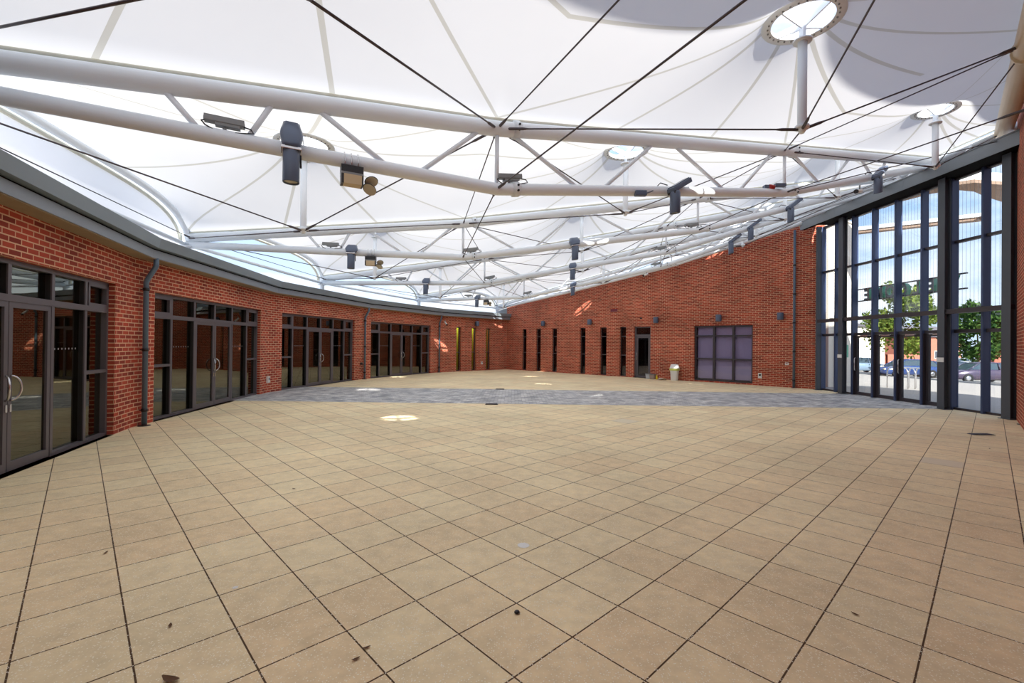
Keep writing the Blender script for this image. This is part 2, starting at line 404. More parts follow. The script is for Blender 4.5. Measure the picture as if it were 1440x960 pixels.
# back wall, top follows the last truss
backtop = [(0., 4.05), (7.6/ .711, 5.58), (FB.L, 6.62)]
def btop(s):
    for (a, za), (b, zb) in zip(backtop, backtop[1:]):
        if s <= b+1e-6: return za+(zb-za)*(s-a)/(b-a)
    return backtop[-1][1]
bsl = [(734.3, 740.2), (753.7, 760.4), (776.2, 783.2), (815.3, 823.2), (843.7, 852.8), (871.3, 880.4)]
bops = [(FB.at(a), FB.at(b), .03, 2.58) for a, b in bsl]
bdoor = (FB.at(891.5), FB.at(914.8), 0., 2.58); bwin = (FB.at(976), FB.at(1058.6), .06, 2.56)
mb = MB(); wall(mb, FB, 0, FB.L, btop, bops+[bdoor, bwin], u0=.1)
tag(mb.build('wall_back', BR), 'tall red brick wall rising to the right under the last truss', 'wall', kind='structure')
mb = MB(); stop_ = [6.88, 5.83, 4.79, 4.1]
wall(mb, FSo, 0, FSo.L, lambda s: (lambda t: stop_[min(2, int(t))]+(stop_[min(2, int(t))+1]-stop_[min(2, int(t))])*(t-min(2, int(t)))+.2)(3*s/FSo.L), [], u0=.05)
tag(mb.build('wall_right', BR), 'red brick wall end at the far right edge beside the glazing', 'wall', kind='structure')

# rooms behind the walls
def room(name, f, s0, s1, depth, h, label, wm=ROOMW, accent=None):
    mb = MB(); d0 = -.302; d1 = -depth
    P = f.pt
    mb.face([P(s0, .004, d0), P(s1, .004, d0), P(s1, .004, d1), P(s0, .004, d1)], mi=1)
    mb.face([P(s0, h, d0), P(s1, h, d0), P(s1, h, d1), P(s0, h, d1)], mi=0)
    mb.face([P(s0, 0, d1), P(s1, 0, d1), P(s1, h, d1), P(s0, h, d1)], mi=2 if accent else 0)
    for e in (s0, s1): mb.face([P(e, 0, d0), P(e, 0, d1), P(e, h, d1), P(e, h, d0)], mi=2 if accent else 0)
    return tag(mb.build(name, [wm, ROOMF, accent or wm]), label, 'room', kind='structure')
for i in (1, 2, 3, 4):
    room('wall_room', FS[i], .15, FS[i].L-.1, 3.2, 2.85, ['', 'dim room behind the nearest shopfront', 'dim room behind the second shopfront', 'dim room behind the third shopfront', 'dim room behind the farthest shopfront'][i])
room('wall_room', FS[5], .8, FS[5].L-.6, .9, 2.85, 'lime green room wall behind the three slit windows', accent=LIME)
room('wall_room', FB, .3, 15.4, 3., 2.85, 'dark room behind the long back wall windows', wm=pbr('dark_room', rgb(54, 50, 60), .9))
# flat roof over the left building
mb = MB()
for i in range(6):
    f = FS[i]; mb.face([f.pt(-1.2, 3.28, -.28), f.pt(f.L+1.2, 3.28, -.28), f.pt(f.L+3, 3.28, -7), f.pt(-3, 3.28, -7)])
tag(mb.build('ceiling_roof_deck', GREYR), 'flat roof deck of the left building behind its parapet', 'roof', kind='structure')

# parapet: offset polyline along the wall
def offs(pts, o):
    out = []
    for i, p in enumerate(pts):
        ns = []
        if i > 0: d = V((p[0]-pts[i-1][0], p[1]-pts[i-1][1])).normalized(); ns.append(V((d.y, -d.x)))
        if i < len(pts)-1: d = V((pts[i+1][0]-p[0], pts[i+1][1]-p[1])).normalized(); ns.append(V((d.y, -d.x)))
        n = sum(ns, V((0, 0))); n = n/len(ns); k = o/n.length**2
        out.append((p[0]+n.x*k, p[1]+n.y*k))
    return out
def band(mb, prof, mi=0):
    """prof: list of (offset, z) cross section, closed, swept along the facets"""
    L = [offs(PL, o) for o, z in prof]; m = len(prof)
    for i in range(len(PL)-1):
        for j in range(m):
            k = (j+1) % m
            mb.face([(*L[j][i], prof[j][1]), (*L[j][i+1], prof[j][1]), (*L[k][i+1], prof[k][1]), (*L[k][i], prof[k][1])], mi=mi)
mb = MB(); band(mb, [(.30, 3.19), (.30, 3.345), (-.2, 3.345), (-.2, 3.19)]); band(mb, [(.27, 3.345), (.27, 3.38), (-.2, 3.38), (-.2, 3.345)], 1); band(mb, [(.285, 3.175), (.285, 3.192), (.0, 3.192), (.0, 3.175)], 2)
tag(mb.build('trim_1', [ZINC2, DARKGAP, SOFFIT]), 'pale grey lower gutter band along the top of the left wall', 'gutter', kind='structure')
mb = MB(); band(mb, [(.40, 3.375), (.43, 3.56), (-.25, 3.60), (-.25, 3.375)])
tag(mb.build('trim_2', ZINC), 'blue grey upper parapet fascia along the top of the left wall', 'fascia', kind='structure')
# cladding above the parapet at the far corner
mb = MB(); f = FB
mb.box(-.9, .02, -.2, .0, 3.55, 4.05, f.M())
for k in range(3): mb.box(-.9, .02, .0, .012, 3.62+k*.14, 3.635+k*.14, f.M())
tag(mb.build('trim_3', GREYP), 'ribbed grey cladding above the parapet in the far corner', 'cladding', kind='structure')

# ---------------------------------------------------------------- shopfronts
dn = [0]; wn = [0]
def leaf(f, a, b, side, z1, label, mat=ALUD, gl=GL_SHOP, handle='arc', d=-.13):
    """one door leaf; side = +1 when the handle is at the b end"""
    dn[0] += 1
    r = thing('door_%d' % dn[0], label, 'door', f.pt((a+b)/2, 0, d), kind='structure')
    M = f.M(); w = .075 if handle == 'arc' else .10
    mb = MB()
    mb.box(a+.006, a+w, d-.03, d+.03, .012, z1, M); mb.box(b-w, b-.006, d-.03, d+.03, .012, z1, M)
    mb.box(a+w, b-w, d-.03, d+.03, z1-.07, z1, M); mb.box(a+w, b-w, d-.03, d+.03, .012, .12, M)
    mb.build('leaf_frame', mat, r)
    mb = MB(); mb.box(a+w, b-w, d-.004, d+.004, .12, z1-.07, M); mb.build('pane', gl, r)
    h = (b-w/2) if side > 0 else (a+w/2)
    mb = MB()
    if handle == 'arc':
        pts = []
        for k in range(13):
            t = -PI/2+PI*k/12
            pts.append(f.pt(h-side*.0-side*.11*math.cos(t)*0, 1.03+.15*math.sin(t), d+.03+.10*math.cos(t)))
        # bow stands proud of the leaf and sweeps sideways
        pts = [f.pt(h-side*.07*math.cos(-PI/2+PI*k/12), 1.03+.15*math.sin(-PI/2+PI*k/12), d+.035+.07*math.cos(-PI/2+PI*k/12)) for k in range(13)]
        mb.tube(pts, .013, 8)
        mb.build('handle', CHROME, r)
        mb = MB(); mb.box(h-.016, h+.016, d+.03, d+.042, .74, .83, M); mb.build('lock', CHROME, r)
    else:
        pts = [f.pt(h, .86, d+.03), f.pt(h, .86, d+.09), f.pt(h, .88, d+.105), f.pt(h, 1.26, d+.105), f.pt(h, 1.28, d+.09), f.pt(h, 1.28, d+.03)]
        mb.tube(pts, .014, 8); mb.build('handle', CHROME, r)
    return r
ordn = ['nearest', 'second', 'third', 'farthest']
for q, (k, a, b) in enumerate(shops):
    f = FS[k]; M = f.M(); wn[0] += 1
    r = thing('window_%d' % wn[0], 'brown grey framed glazed shopfront, the %s along the left wall' % ordn[q], 'shopfront', f.pt((a+b)/2, 0, -.15), kind='structure')
    sc = (b-a)/sum(SHOPW); us = [a]
    for w in SHOPW: us.append(us[-1]+w*sc)
    d0, d1 = -.24, -.095; w = .032
    mb = MB()
    mb.box(a, b, d0, d1, HEAD-.06, HEAD, M); mb.box(a, a+.055, d0, d1, 0, HEAD, M); mb.box(b-.055, b, d0, d1, 0, HEAD, M)
    mb.box(us[0], us[2], d0, d1, 0, .05, M); mb.box(us[4], us[6], d0, d1, 0, .05, M); mb.box(us[2], us[4], d0, d1-.03, 0, .012, M)
    mb.build('outer_frame', ALU, r)
    for i in (1, 2, 3, 4, 5):
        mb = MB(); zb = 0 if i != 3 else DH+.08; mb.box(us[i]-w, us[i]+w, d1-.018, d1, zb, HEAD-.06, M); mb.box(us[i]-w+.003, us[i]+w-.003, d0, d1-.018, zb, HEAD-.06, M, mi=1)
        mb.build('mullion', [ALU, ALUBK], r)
    mb = MB(); mb.box(a+.055, b-.055, d0, d1+.006, DH, DH+.085, M); mb.build('transom', ALU, r)
    for i in (0, 5):
        mb = MB(); mb.box(us[i]+w, us[i+1]-w, d0, d1, 1.08, 1.13, M); mb.build('transom', ALU, r)
        mb = MB(); x0, x1 = us[i]+w+.02, us[i+1]-w; z0, z1 = DH+.085, HEAD-.06; d = d1-.015
        for bx in ((x0, x1, z0, z0+.05), (x0, x1, z1-.05, z1), (x0, x0+.05, z0, z1), (x1-.05, x1, z0, z1)):
            mb.box(bx[0], bx[1], d-.04, d+.02, bx[2], bx[3], M)
        mb.build('vent_frame', ALU, r)
    for i in range(6):
        mb = MB(); mb.box(us[i]+w, us[i+1]-w, -.18, -.172, DH+.085, HEAD-.06, M); mb.build('pane', GL_SHOP, r)
        if i in (2, 3): continue
        segs = ((.05, 1.08), (1.13, DH)) if i in (0, 5) else ((.05, DH),)
        for z0, z1 in segs:
            mb = MB(); mb.box(us[i]+w, us[i+1]-w, -.18, -.172, z0, z1, M); mb.build('pane', GL_SHOP, r)
    # dots across the glass at chest height
    mb = MB()
    for i in (1, 2, 3, 4):
        n = 8
        for j in range(n):
            s = us[i]+.12+(us[i+1]-us[i]-.24)*j/(n-1)
            mb.box(s-.012, s+.012, -.1715, -.17, 1.48, 1.505, M)
    o = mb.build('manifestation_dots', GREYP, r)
    leaf(f, us[2]+w, us[3], 1, DH, 'left door leaf with bow handle in the %s shopfront' % ordn[q], ALU)
    leaf(f, us[3], us[4]-w, -1, DH, 'right door leaf with bow handle in the %s shopfront' % ordn[q], ALU)
# things seen inside the rooms
def slit(f, a, b, z0, z1, label, cross, gl):
    wn[0] += 1; M = f.M()
    r = thing('window_%d' % wn[0], label, 'window', f.pt((a+b)/2, z0, -.15), kind='structure')
    mb = MB(); d0, d1 = -.2, -.12; w = .035
    mb.box(a, a+w, d0, d1, z0, z1, M); mb.box(b-w, b, d0, d1, z0, z1, M); mb.box(a+w, b-w, d0, d1, z0, z0+.045, M); mb.box(a+w, b-w, d0, d1, z1-.045, z1, M)
    mb.build('window_frame', ALUD, r)
    lv = [z0+.045]+list(cross)+[z1-.045]
    for c in cross:
        mb = MB(); mb.box(a+w, b-w, d0, d1, c-.02, c+.02, M); mb.build('glazing_bar', ALU, r)
    for za, zb in zip(lv, lv[1:]):
        mb = MB(); mb.box(a+w, b-w, -.164, -.156, za, zb, M); mb.build('pane', gl, r)
for i, o in enumerate(slits5):
    slit(FS[5], *o, 'tall lime tinted slit window, %s of three beside the far corner' % ['left', 'middle', 'right'][i], (1.12,), glassmat('lime_window_glass_%d' % i, (.8, .82, .7), 1.5))
on = ['first', 'second', 'third', 'fourth', 'fifth', 'sixth']
for i, o in enumerate(bops):
    slit(FB, *o, 'tall dark slit window, %s from the corner in the back wall' % on[i], (1.12, 2.10), GL_DARK)
# door in the back wall
M = FB.M(); a, b = bdoor[:2]; wn[0] += 1
r = thing('window_%d' % wn[0], 'grey frame and fanlight around the single door in the back wall', 'door frame', FB.pt((a+b)/2, 0, -.15), kind='structure')
mb = MB()
for bx in ((a, a+.07, 0, 2.58), (b-.07, b, 0, 2.58), (a+.07, b-.07, 2.52, 2.58), (a+.07, b-.07, DH, DH+.1)): mb.box(bx[0], bx[1], -.2, -.09, bx[2], bx[3], M)
mb.build('outer_frame', ALU, r)
mb = MB(); mb.box(a+.07, b-.07, -.16, -.152, DH+.1, 2.52, M); mb.build('pane', GL_DARK, r)
leaf(FB, a+.075, b-.075, -1, DH-.01, 'single glazed grey door in the back wall with bow handles', ALU, GL_DARK, 'bar', -.14)
# large window with violet blinds
a, b, z0, z1 = bwin; wn[0] += 1
r = thing('window_%d' % wn[0], 'wide nine pane grey window with violet blinds in the back wall', 'window', FB.pt((a+b)/2, 0, -.15), kind='structure')
mb = MB()
for bx in ((a, a+.07, z0, z1), (b-.07, b, z0, z1), (a+.07, b-.07, z1-.07, z1), (a+.07, b-.07, z0, z0+.07)): mb.box(bx[0], bx[1], -.2, -.09, bx[2], bx[3], M)
mb.build('window_frame', ALUD, r)
mu = [FB.at(1002.8), FB.at(1030.2)]
for m_ in mu:
    mb = MB(); mb.box(m_-.045, m_+.045, -.2, -.09, z0+.07, z1-.07, M); mb.build('mullion', ALUD, r)
xs = [a+.07]+mu+[b-.07]
for c in (1.06, 2.10):
    for i in range(3):
        mb = MB(); mb.box(xs[i]+(.045 if i else 0), xs[i+1]-(.045 if i < 2 else 0), -.2, -.095, c-.03, c+.03, M); mb.build('transom', ALUD, r)
for i in range(3):
    for za, zb in ((z0+.07, 1.03), (1.09, 2.07), (2.13, z1-.07)):
        mb = MB(); mb.box(xs[i]+(.045 if i else 0), xs[i+1]-(.045 if i < 2 else 0), -.16, -.152, za, zb, M); mb.build('pane', GL_BLIND, r)
for i in range(3):
    mb = MB(); n = 9; x0 = xs[i]+.03; w = (xs[i+1]-xs[i]-.06)/n
    for j in range(n):
        p = [(x0+j*w, -.235-.004*(j % 2)), (x0+(j+1)*w, -.239+.004*(j % 2))]
        mb.face([FB.pt(p[0][0], z0+.1, p[0][1]), FB.pt(p[1][0], z0+.1, p[1][1]), FB.pt(p[1][0], z1-.05, p[1][1]), FB.pt(p[0][0], z1-.05, p[0][1])])
    tag(mb.build('vertical_blind', BLIND), 'violet vertical blind in the %s third of the wide back window' % ['left', 'middle', 'right'][i], 'blind', 'violet blinds')

# ---------------------------------------------------------------- downpipes
def downpipe(x, y, n, ztop, label, r_=.045, swan=True):
    """n = direction from pipe to wall"""
    o = thing('downpipe', label, 'downpipe', (x, y, 0))
    mb = MB(); n = V((n[0], n[1], 0)).normalized(); p = V((x, y, 0))
    if swan:
        q = p-n*.17
        mb.tube([q+V((0, 0, ztop+.02)), q+V((0, 0, ztop-.12)), q+V((0, 0, ztop-.17))+n*.02, p-n*.03+V((0, 0, ztop-.37)), p+V((0, 0, ztop-.44)), p+V((0, 0, .02))], r_, 14)
    else: mb.tube([p+V((0, 0, .02)), p+V((0, 0, ztop))], r_, 14)
    mb.build('pipe', PIPE, o)
    zz = .3
    while zz < ztop-.5:
        mb = MB(); mb.lathe([(r_+.001, -.03), (r_+.012, -.025), (r_+.012, .025), (r_+.001, .03)], 14, (x, y, zz))
        e = p+n*.09; mb.tube([p+V((0, 0, zz)), e+V((0, 0, zz))], .012, 6); mb.build('pipe_bracket', BLACK, o); zz += 1.15
    mb = MB(); mb.lathe([(.001, .008), (r_+.06, .008), (r_+.06, .001)], 14, (x, y, 0)); mb.build('drain_collar', BLACK, o)
def pipe_at(f, px, ztop, label, off=.10, **k):
    s = f.at(px); p = f.pt(s, 0, off); downpipe(p.x, p.y, (-f.n.x, -f.n.y), ztop, label, **k)
pipe_at(FS[2], 196.5, 3.18, 'grey downpipe on the brick pier between nearest and second shopfronts')
pipe_at(FS[3], 510.5, 3.18, 'grey downpipe between the third and farthest shopfronts')
pipe_at(FS[5], 616.5, 3.18, 'grey downpipe between the farthest shopfront and the slit windows')
pipe_at(FB, 1117.5, 6.3, 'tall grey downpipe on the back wall left of the glazing', swan=False)
downpipe(11.12, 9.86, (.7, -.7), 6.8, 'grey downpipe at the far right edge of the courtyard', .06, False)

# ---------------------------------------------------------------- entrance glazing (plane x = 12)
GX = 12.0
fins = [17.02, 16.62, 15.87, 14.97, 14.07, 13.17, 12.29, 11.46, 10.72]
for i, px in enumerate([1159.5, 1180, 1204.2, 1233, 1265.6, 1303, 1345, 1390]):
    fins[i] = GX*F/(der(px, 460)[0])
fins[8] = 10.75
wn[0] += 1
r = thing('window_%d' % wn[0], 'tall blue grey glazed entrance screen on the right side', 'glazed screen', (GX, 14, 0), kind='structure')
for i, y in enumerate(fins):
    mb = MB(); mb.box(GX-.16, GX+.03, y-.033, y+.033, 0, 6.24); mb.box(GX-.165, GX-.158, y-.02, y+.02, 0, 6.24); mb.build('mullion', ALUB, r)
for za, zb in ((4.47, 4.54), (DH-.03, DH+.06)):
    for y0, y1 in zip(fins, fins[1:]):
        mb = MB(); mb.box(GX-.09, GX+.03, y1+.033, y0-.033, za, zb); mb.build('transom', ALUD, r)
mb = MB(); mb.box(GX-.09, GX+.03, fins[8], fins[0], 6.18, 6.26)
mb.build('head_rail', ALUD, r)
for i in (0, 1, 6, 7):
    mb = MB(); mb.box(GX-.09, GX+.03, fins[i+1]+.033, fins[i]-.033, 0, .06); mb.build('sill_rail', ALUD, r)
for i, (y0, y1) in enumerate(zip(fins, fins[1:])):
    for k, (za, zb) in enumerate(((.06, DH-.03), (DH+.06, 4.47), (4.54, 6.18))):
        if k == 0 and 2 <= i <= 5: continue
        mb = MB(); mb.box(GX-.012, GX-.004, y1+.033, y0-.033, za, zb); mb.build('pane', GL_ENT, r)
FG = Facet((GX, 20), (GX, 5))      # s grows towards the camera; inward normal = -x
names4 = ['leftmost', 'second', 'third', 'rightmost']
for i in range(4):
    y0, y1 = fins[2+i], fins[3+i]
    d = leaf(FG, 20-y0+.035, 20-y1-.035, 1 if i % 2 == 1 else -1, DH-.04, '%s of the four dark framed glass entrance doors' % names4[i], ALUD, GL_DOOR, 'bar', .02)
    mb = MB(); mb.box(20-y0-.045, 20-y0+.045, -.02, .13, 0, DH-.03, FG.M()); mb.build('door_post', ALUD, d)
    mb = MB(); mb.box(20-y0+.3, 20-y0+.62, .05, .10, DH-.075, DH-.03, FG.M()); mb.build('door_closer', CHROME, d)
for y, nm in ((17.40, 'slim column of the glazed entrance against the brick wall end'), (16.05, 'column left of the entrance doors'), (12.28, 'column right of the entrance doors'), (10.66, 'column at the near right end of the glazed entrance')):
    o = thing('steel_column', 'grey steel %s' % nm, 'column', (11.65, y, 0), group=None)
    mb = MB(); w = .10 if y < 17 else .04; x = 11.65 if y < 17 else 11.71
    mb.box(x-.085, x-.073, y-w, y+w, .015, 6.24); mb.box(x+.073, x+.085, y-w, y+w, .015, 6.24); mb.box(x-.073, x+.073, y-.03, y+.03, .015, 6.24)
    mb.build('shaft', ALUB if False else STEELG, o)
    mb = MB(); mb.box(x-.12, x+.12, y-w-.04, y+w+.04, .0, .016); mb.build('base_plate', STEELG, o)
for y, lab in ((16.05, 'small white notice plate on the column left of the doors'), (12.28, 'white notice plate on the column right of the doors')):
    mb = MB(); mb.box(11.545, 11.563, y-.10, y+.10, 1.27, 1.39, bev=.003); tag(mb.build('notice_plate', WPLAS), lab, 'sign')
o = thing('cross_beam', 'grey horizontal rail beam linking the entrance columns above the doors', 'beam', (11.6, 14, 2.6))
mb = MB(); mb.box(11.60, 11.72, 10.6, 17.3, 2.56, 2.68); mb.build('beam', ALUD, o)
for y in (16.6, 15.4, 14.5, 13.5, 11.9, 11.3):
    mb = MB(); mb.box(11.60, 11.69, y-.05, y+.05, 2.68, 2.70); mb.box(11.72, 11.99, y-.02, y+.02, 2.6, 2.64); mb.build('fixing_bracket', STEELG, o)
mb = MB(); mb.box(11.30, 11.42, 9.9, 17.9, 6.22, 6.55); mb.box(11.42, 12.1, 9.9, 17.05, 6.22, 6.27, mi=1); mb.box(11.31, 11.42, 9.9, 17.8, 6.214, 6.22, mi=1); mb.box(11.28, 11.44, 9.9, 17.9, 6.53, 6.56)
for y in (11.8, 13.2, 14.6, 16.0): mb.box(11.298, 11.30, y-.004, y+.004, 6.22, 6.55)
tag(mb.build('eaves_beam', [pbr('eaves_steel', rgb(126, 134, 142), .42, metal=.1, noise=.04), DARKGAP]), 'deep dark grey steel beam along the top of the glazed entrance', 'beam')

# WELCOME sign outside
o = thing('welcome_sign', 'green welcome letters on two rails outside the glazing, seen from behind', 'sign', (12.5, 14.5, 3.3))
for z in (3.30, 3.72):
    mb = MB(); mb.box(12.46, 12.52, 12.5, 16.5, z-.018, z+.018); mb.build('sign_rail', ALUD, o)
dg = None
for i, ch in enumerate('WELCOME'):
    cu = bpy.data.curves.new('letter', 'FONT'); cu.body = ch; cu.size = .56; cu.extrude = .07; cu.align_x = 'CENTER'; cu.offset = .02; cu.resolution_u = 5
    to = bpy.data.objects.new('letter', cu); C.objects.link(to)
    bpy.context.view_layer.update()
    me = bpy.data.meshes.new_from_object(to.evaluated_get(bpy.context.evaluated_depsgraph_get()))
    bpy.data.objects.remove(to)
    me.materials.clear(); me.materials.append(GREEN); me.materials.append(GREYP)
    for p in me.polygons: p.material_index = 1 if p.normal.z < -.5 else 0
    lo = bpy.data.objects.new('letter', me); C.objects.link(lo); lo.parent = o
    R = Matrix(((0, 0, 1), (1, 0, 0), (0, 1, 0))).to_4x4()
    W = Matrix.Translation((12.56, 13.10+.49*i, 3.31)) @ R @ Matrix.Diagonal((.86, 1, 1, 1))
    me.transform(world_of(o).inverted() @ W)

# ---------------------------------------------------------------- trusses
S = [(-2.55, -3.4), (-6.3, 3.6), (-7.9, 11.0), (-7.5, 17.9), (-5.1, 24.8), (-1.0, 29.55)]
R_ = [(11.85, 11.0), (11.85, 12.8), (11.85, 13.95), (11.85, 15.1), (11.85, 16.2), (11.75, 17.45)]
HU = [[4.1, 4.79, 5.83, 6.88]]*5+[[4.05, 4.98, 5.88, 6.8]]
HL = [[3.95, 3.90, 4.93, 6.78]]*5+[[3.92, 4.62, 5.42, 6.62]]
TN = ['right edge truss', 'nearest truss', 'second truss', 'third truss', 'fourth truss', 'back wall truss']
def P2(k, j):     # plan point j = 0..3 (float ok)
    a = V(S[k]); b = V(R_[k]); p = a+(b-a)*(j/3)
    return p
def hz(H, j):
    i = min(2, int(j)); return H[i]+(H[i+1]-H[i])*(j-i)
def up(k, j): p = P2(k, j); return V((p.x, p.y, hz(HU[k], j)))
def lo_(k, j): p = P2(k, j); return V((p.x, p.y, hz(HL[k], j)))
BRC = [(.41, .47), (.575, .53), (.63, .776), (.97, .825), (1.0, 1.0), (1.02, 1.22), (1.46, 1.28), (1.51, 1.73), (1.95, 1.78), (2.0, 2.0), (2.03, 2.20), (2.38, 2.24), (2.43, 2.52), (2.62, 2.57)]
for k in range(6):
    mat = CREAM if k == 0 else WHITE
    full = ['cream painted tubular roof truss rising up the right edge of the picture', 'white tubular roof truss nearest the camera, spanning the whole width', 'white tubular roof truss, second from the front', 'white tubular roof truss, third from the front', 'white tubular roof truss, fourth from the front', 'white tubular roof truss running along the top of the back wall'][k]
    o = thing('roof_truss', full, 'truss', up(k, 0), group='white tubular roof trusses')
    ru, rl = (.11, .088) if k < 5 else (.075, .085)
    if k == 0: ru = .16
    mb = MB(); mb.tube([up(k, j) for j in (0, 1, 2, 3)], ru, 18); mb.build('upper_chord', mat, o)
    if k: mb = MB(); mb.tube([lo_(k, j) for j in (0, .94, 1, 1.06, 1.94, 2, 2.06, 3)], rl, 18); mb.build('lower_chord', mat, o)
    if k:
        for a, b in BRC:
            mb = MB(); mb.tube([up(k, a), lo_(k, b)], .032 if k < 5 else .022, 10); mb.build('brace', mat, o)
    mb = MB(); mb.tube([up(k, j)+V((0, 0, ru+.03)) for j in (0, 1, 2, 3)], .022, 8); mb.build('fabric_rail', OLIVE, o)
    for j in (1, 2):
        d = (up(k, j+.02)-up(k, j)).normalized()
        # splice flanges
        for (fn, rr, jj) in ((up, ru, j+.045), (lo_, rl, j+.045)):
            if fn is lo_ and k == 0: continue
            c = fn(k, jj); t = (fn(k, jj+.01)-fn(k, jj)).normalized()
            mb = MB(); mb.tube([c-t*.07, c-t*.045, c-t*.045, c+t*.045, c+t*.045, c+t*.07], [rr+.002, rr+.002, rr+.022, rr+.022, rr+.002, rr+.002], 16)
            for q in range(2):
                side = V((t.y, -t.x, 0)).normalized()
                for z in (-.045, .035): mb.tube([c+side*(rr+.01)+V((0, 0, z)), c+side*(rr+.035)+V((0, 0, z))], .016, 8, mi=1)
            mb.build('splice_collar', [mat, BLACK], o)
    # springing bracket at the left end
    c = up(k, 0)
    mb = MB()
    mb.tube([c+V((0, 0, -.55)), c+V((0, 0, .1))], .09, 12); mb.lathe([(.001, -.02), (.2, -.02), (.2, .02), (.001, .02)], 16, (c.x, c.y, c.z-.55)); mb.lathe([(.001, -.02), (.17, -.02), (.17, .02), (.001, .02)], 16, (c.x, c.y, c.z-.2))
    if k: mb.build('bearing_post', mat, o)

# edge tube above the glazing and edge arches on the left
mb = MB(); mb.tube([(11.85, 10.4, 6.9), (11.85, 17.3, 6.9)], .09, 14)
mb.tube([(11.85, 10.4, 7.03), (11.85, 17.3, 7.03)], .02, 8, mi=1)
for y in (11.7, 13.4, 14.5, 15.7): mb.tube([(11.85, y, 6.9), (11.5, y, 6.56)], .03, 8)
tag(mb.build('edge_tube', [WHITE, OLIVE]), 'white steel edge tube above the dark eaves beam of the entrance', 'steel tube')
def arch(k, t):
    a = V(S[k]); b = V(S[k+1]); p = a+(b-a)*t
    h = 4.1+.72*max(0., 1-(2*t-1)**4)**.5
    return V((p.x, p.y, h))
side5 = ['behind the camera at left', 'over the nearest shopfronts', 'over the third shopfront', 'over the farthest shopfront', 'over the slit windows']
for k in range(5):
    o = thing('edge_arch', 'white curved edge tube of the fabric roof %s' % side5[k], 'steel arch', S[k+1]+(4.1,), group='curved edge tubes of the fabric roof')
    ts = [.5-.5*math.cos(PI*i/28) for i in range(29)]
    mb = MB(); mb.tube([arch(k, t) for t in ts], .07, 12); mb.build("arch_tube", WHITE, o)
    dirv = (V(S[k+1])-V(S[k])).normalized(); n = V((dirv.y, -dirv.x, 0))
    mb = MB(); mb.tube([arch(k, t)-n*.16+V((0, 0, -.05)) for t in ts], .045, 8); mb.build("edge_band", OLIVE, o)
    mb = MB(); mb.tube([V(S[k]+(3.95,)), V(S[k+1]+(3.95,))], .045, 10); mb.build('tie_tube', WHITE, o)
    if k == 1:
        mb = MB(); q = 28
        for i in range(q):
            p0 = arch(1, ts[i])-n*.16; p1 = arch(1, ts[i+1])-n*.16; mb.face([(p0.x, p0.y, 3.5), (p1.x, p1.y, 3.5), p1+V((0, 0, -.05)), p0+V((0, 0, -.05))])
        tag(mb.build('ceiling_skirt', SKIRT), 'pale fabric skirt closing the gap under the arch over the nearest shopfronts', 'fabric', kind='structure')
    if k == 0:  # unseen panel added to keep sun streaks off the foreground floor
        a0 = V(S[0]+(0,)); b0 = V(S[1]+(0,)); mb = MB(); q = 24
        for i in range(q):
            p0 = arch(0, i/q); p1 = arch(0, (i+1)/q); mb.face([(p0.x, p0.y, 3.3), (p1.x, p1.y, 3.3), p1, p0]); mb.face([(p0.x-.05, p0.y-.03, 3.3), p0+V((-.05, -.03, 0)), p1+V((-.05, -.03, 0)), (p1.x-.05, p1.y-.03, 3.3)])
        tag(mb.build('wall_sun_blocker', GREYP), 'unseen grey panel added under the arch behind the camera to block sun', 'panel', kind='structure')

# ---------------------------------------------------------------- flying masts with rings
MS = {(0, 0): (-1.38, 2.54, 3.7, 5.3), (0, 1): (3.93, 6.2, 4.6, 6.12), (0, 2): (9.28, 10.0, 5.62, 6.9),
      (1, 0): (-3.88, 8.4, 3.68, 5.3), (1, 1): (2.55, 10.35, 4.63, 6.07), (1, 2): (8.8, 12.35, 5.7, 7.12),
      (2, 0): (-4.4, 14.5, 3.68, 5.3), (2, 1): (2.2, 14.6, 4.63, 6.07), (2, 2): (8.7, 14.55, 5.7, 7.12),
      (3, 0): (-3.25, 20.4, 3.68, 5.3), (3, 1): (2.85, 18.6, 4.63, 6.07), (3, 2): (8.95, 16.75, 5.7, 7.12),
      (4, 0): (-.5, 25.6, 3.68, 5.3), (4, 1): (4.4, 22.0, 4.63, 6.07), (4, 2): (9.3, 18.4, 5.7, 7.12)}
BAYN = ['front bay', 'second bay', 'third bay', 'fourth bay', 'back bay']
LMR = ['left', 'middle', 'right']
RR = {0: .46, 1: .44, 2: .36}
